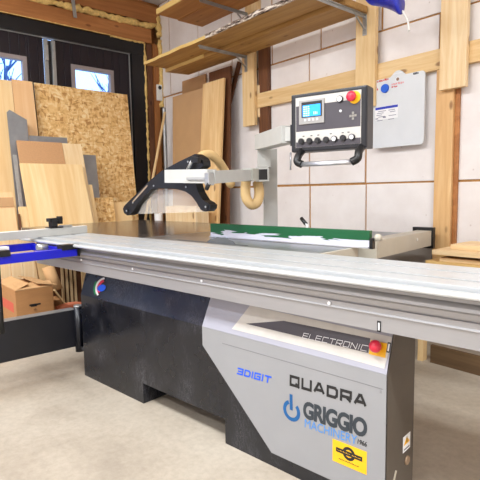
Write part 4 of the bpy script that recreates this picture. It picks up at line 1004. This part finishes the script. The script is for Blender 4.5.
bm = bmesh.new(); bm_tube(bm, smooth_path([(-4.22, c.y-.11, zc_-.012), (-4.22, c.y-.04, zc_+.004), (-4.22, c.y+.05, zc_+.006), (-4.22, c.y+.11, zc_-.008)], 4), .026, 10, True)
one('salmon_offcut', bm, M['pink'], 'salmon coloured wood offcut on the pile beside the black cabinet', 'offcut')
bm = bmesh.new(); bm_box(bm, (-4.27, c.y-.17, zc_-.062), (-4.17, c.y+.14, zc_-.040), .002)
one('pale_board', bm, M['palepine'], 'pale board end lying under the salmon offcut', 'board')
bm = bmesh.new(); bm_box(bm, (-4.34, c.y-.06, 0), (-4.12, c.y+.15, zc_-.0625), .003)
one('wood_crate', bm, M['darkwood'], 'low dark wooden crate under the salmon offcut', 'crate')
for k, px in enumerate((5, 17.5, 29)):
    p = at(px, 275, x=-4.75); bm = bmesh.new(); bm_box(bm, (-4.76, p.y-.05, 0), (-4.745, p.y+.05, .80), .002)
    one('pine_board', bm, M['palepine'], ('pale board standing under the blue frame, leftmost of three', 'pale board standing under the blue frame, middle of three', 'pale board standing under the blue frame, rightmost of three')[k], 'board', 'pale boards under the blue frame')

# ================================================================== RIGHT: PANEL, BENCH AND WOOD PILE
bm = bmesh.new(); bm_box(bm, (-3.2, YW-.04, 0), (-1.885, YW-.012, .80), .002)
one('grey_panel', bm, plain('grey_sheet', (156, 148, 140), .5, 0, .08, 4), 'grey sheet panel against the wall behind the cream rail', 'panel')
t = thing('workbench', (-.6, 3.3, 0), 'low timber bench under the wood pile at the right', 'bench')
pbox('bench_top', (-1.668, 3.03, .6125), (.6, YW-.06, .652), M['pine_x'], t, .003)
pbox('kick_board', (-1.585, 3.05, .0), (.6, 3.075, .125), wood('kick_wood', (110, 86, 58), (84, 62, 40), 'x', knots=False), t, .002)
for xx in (-.9, .5): pbox('leg', (xx, 3.076, 0), (xx+.05, 3.13, 0.611), M['pine'], t, .002)
pbox('leg', (-1.668, 3.03, 0), (-1.630, 3.09, .612), M['pine'], t, .002)
pbox('leg', (-1.60, 3.50, 0), (-1.55, 3.55, 0.611), M['darkwood'], t, .002)
WP = 'boards in the pile at the right'
def pile(cx, cy, z, ln, w, th, a, label, mat=None):
    bm = bmesh.new(); bm_box(bm, (0, -w/2, 0), (ln, w/2, th), .002)
    o = link('pile_board', bm, mat or M['pilewood']); o.location = (cx, cy, z); o.rotation_euler = (0, 0, a); return tag(o, label, 'board', WP)
M['pile2'] = wood('pile_wood_yellow', (228, 192, 126), (204, 160, 92), 'x', grain=12, knots=False)
pile(-1.63, 3.14, 0.6525, 1.7, .2, .055, .0, 'thick yellow board at the bottom front of the pile', M['pile2'])
pile(-1.62, 3.42, 0.6525, 1.7, .26, .06, .0, 'broad board at the bottom back of the pile', M['pile2'])
pile(-1.55, 3.13, 0.7080, .28, .12, .024, .05, 'short dark-ended board on the bottom front board')
pile(-1.26, 3.13, 0.7080, 1.2, .14, .045, .01, 'pale board on the right of the bottom front board')
pile(-1.66, 3.36, 0.7130, 1.6, .22, .042, .0, 'tan board in the middle layer at the back', M['pile2'])
pile(-1.585, 3.16, 0.7545, 1.5, .26, .03, .03, 'wide pale board second from the top of the pile')
pile(-1.51, 3.30, 0.7855, 1.5, .30, .032, -.02, 'wide pale top board of the pile')
pile(-1.33, 3.45, 0.8180, 1.4, .16, .03, .0, 'topmost dull board against the wall', wood('pile_dull', (206, 172, 120), (180, 142, 92), 'x', knots=False))

# ================================================================== LIGHTS
def lamp(x, y, energy, sx, sy, label, col=(.93, .97, 1)):
    t = thing('ceiling_light', (x, y, ZC-.09), label, 'light', 'ceiling lights')
    pbox('housing', (x-sx/2-.02, y-sy/2-.02, ZC-.05), (x+sx/2+.02, y+sy/2+.02, ZC-.001), M['white'], t, .004)
    pbox('diffuser', (x-sx/2, y-sy/2, ZC-.08), (x+sx/2, y+sy/2, ZC-.051), M['tube'], t, .004)
    ld = bpy.data.lights.new('ceiling_lamp', 'AREA'); ld.shape = 'RECTANGLE'; ld.size = sx; ld.size_y = sy; ld.energy = energy; ld.color = col
    o = bpy.data.objects.new('ceiling_lamp', ld); COL.objects.link(o); o.location = (x, y, ZC-.085)
    return o
lamp(-3.9, -.6, 112, 1.5, .25, 'long ceiling light left of the camera, before the saw')
lamp(-1.2, -.6, 112, 1.5, .25, 'long ceiling light above the camera')
lamp(1.4, .2, 135, 1.5, .25, 'long ceiling light right of the camera')
lamp(-2.6, -2.6, 125, 1.5, .25, 'long ceiling light near the front wall')
W = bpy.data.worlds.new('World'); SC.world = W; W.use_nodes = True
nt = W.node_tree; bg = nt.nodes['Background']
bg.inputs['Color'].default_value = (.40, .60, 1, 1); bg.inputs['Strength'].default_value = 2.7

# ================================================================== CAMERA
cam = bpy.data.cameras.new('camera'); co = bpy.data.objects.new('camera', cam); COL.objects.link(co)
r_ = c2r(Vector((1, 0, 0))); u_ = c2r(Vector((0, -1, 0))); b_ = c2r(Vector((0, 0, -1)))
mw = Matrix((r_, u_, b_)).transposed().to_4x4(); mw.translation = CAM
co.matrix_world = mw
cam.sensor_fit = 'HORIZONTAL'; cam.sensor_width = 36; cam.lens = 36*F/480; cam.clip_start = .02
SC.camera = co
SC.view_settings.view_transform = 'Standard'; SC.view_settings.look = 'None'; SC.view_settings.gamma = 1; SC.view_settings.use_curve_mapping = False
SC.view_settings.exposure = 0.0
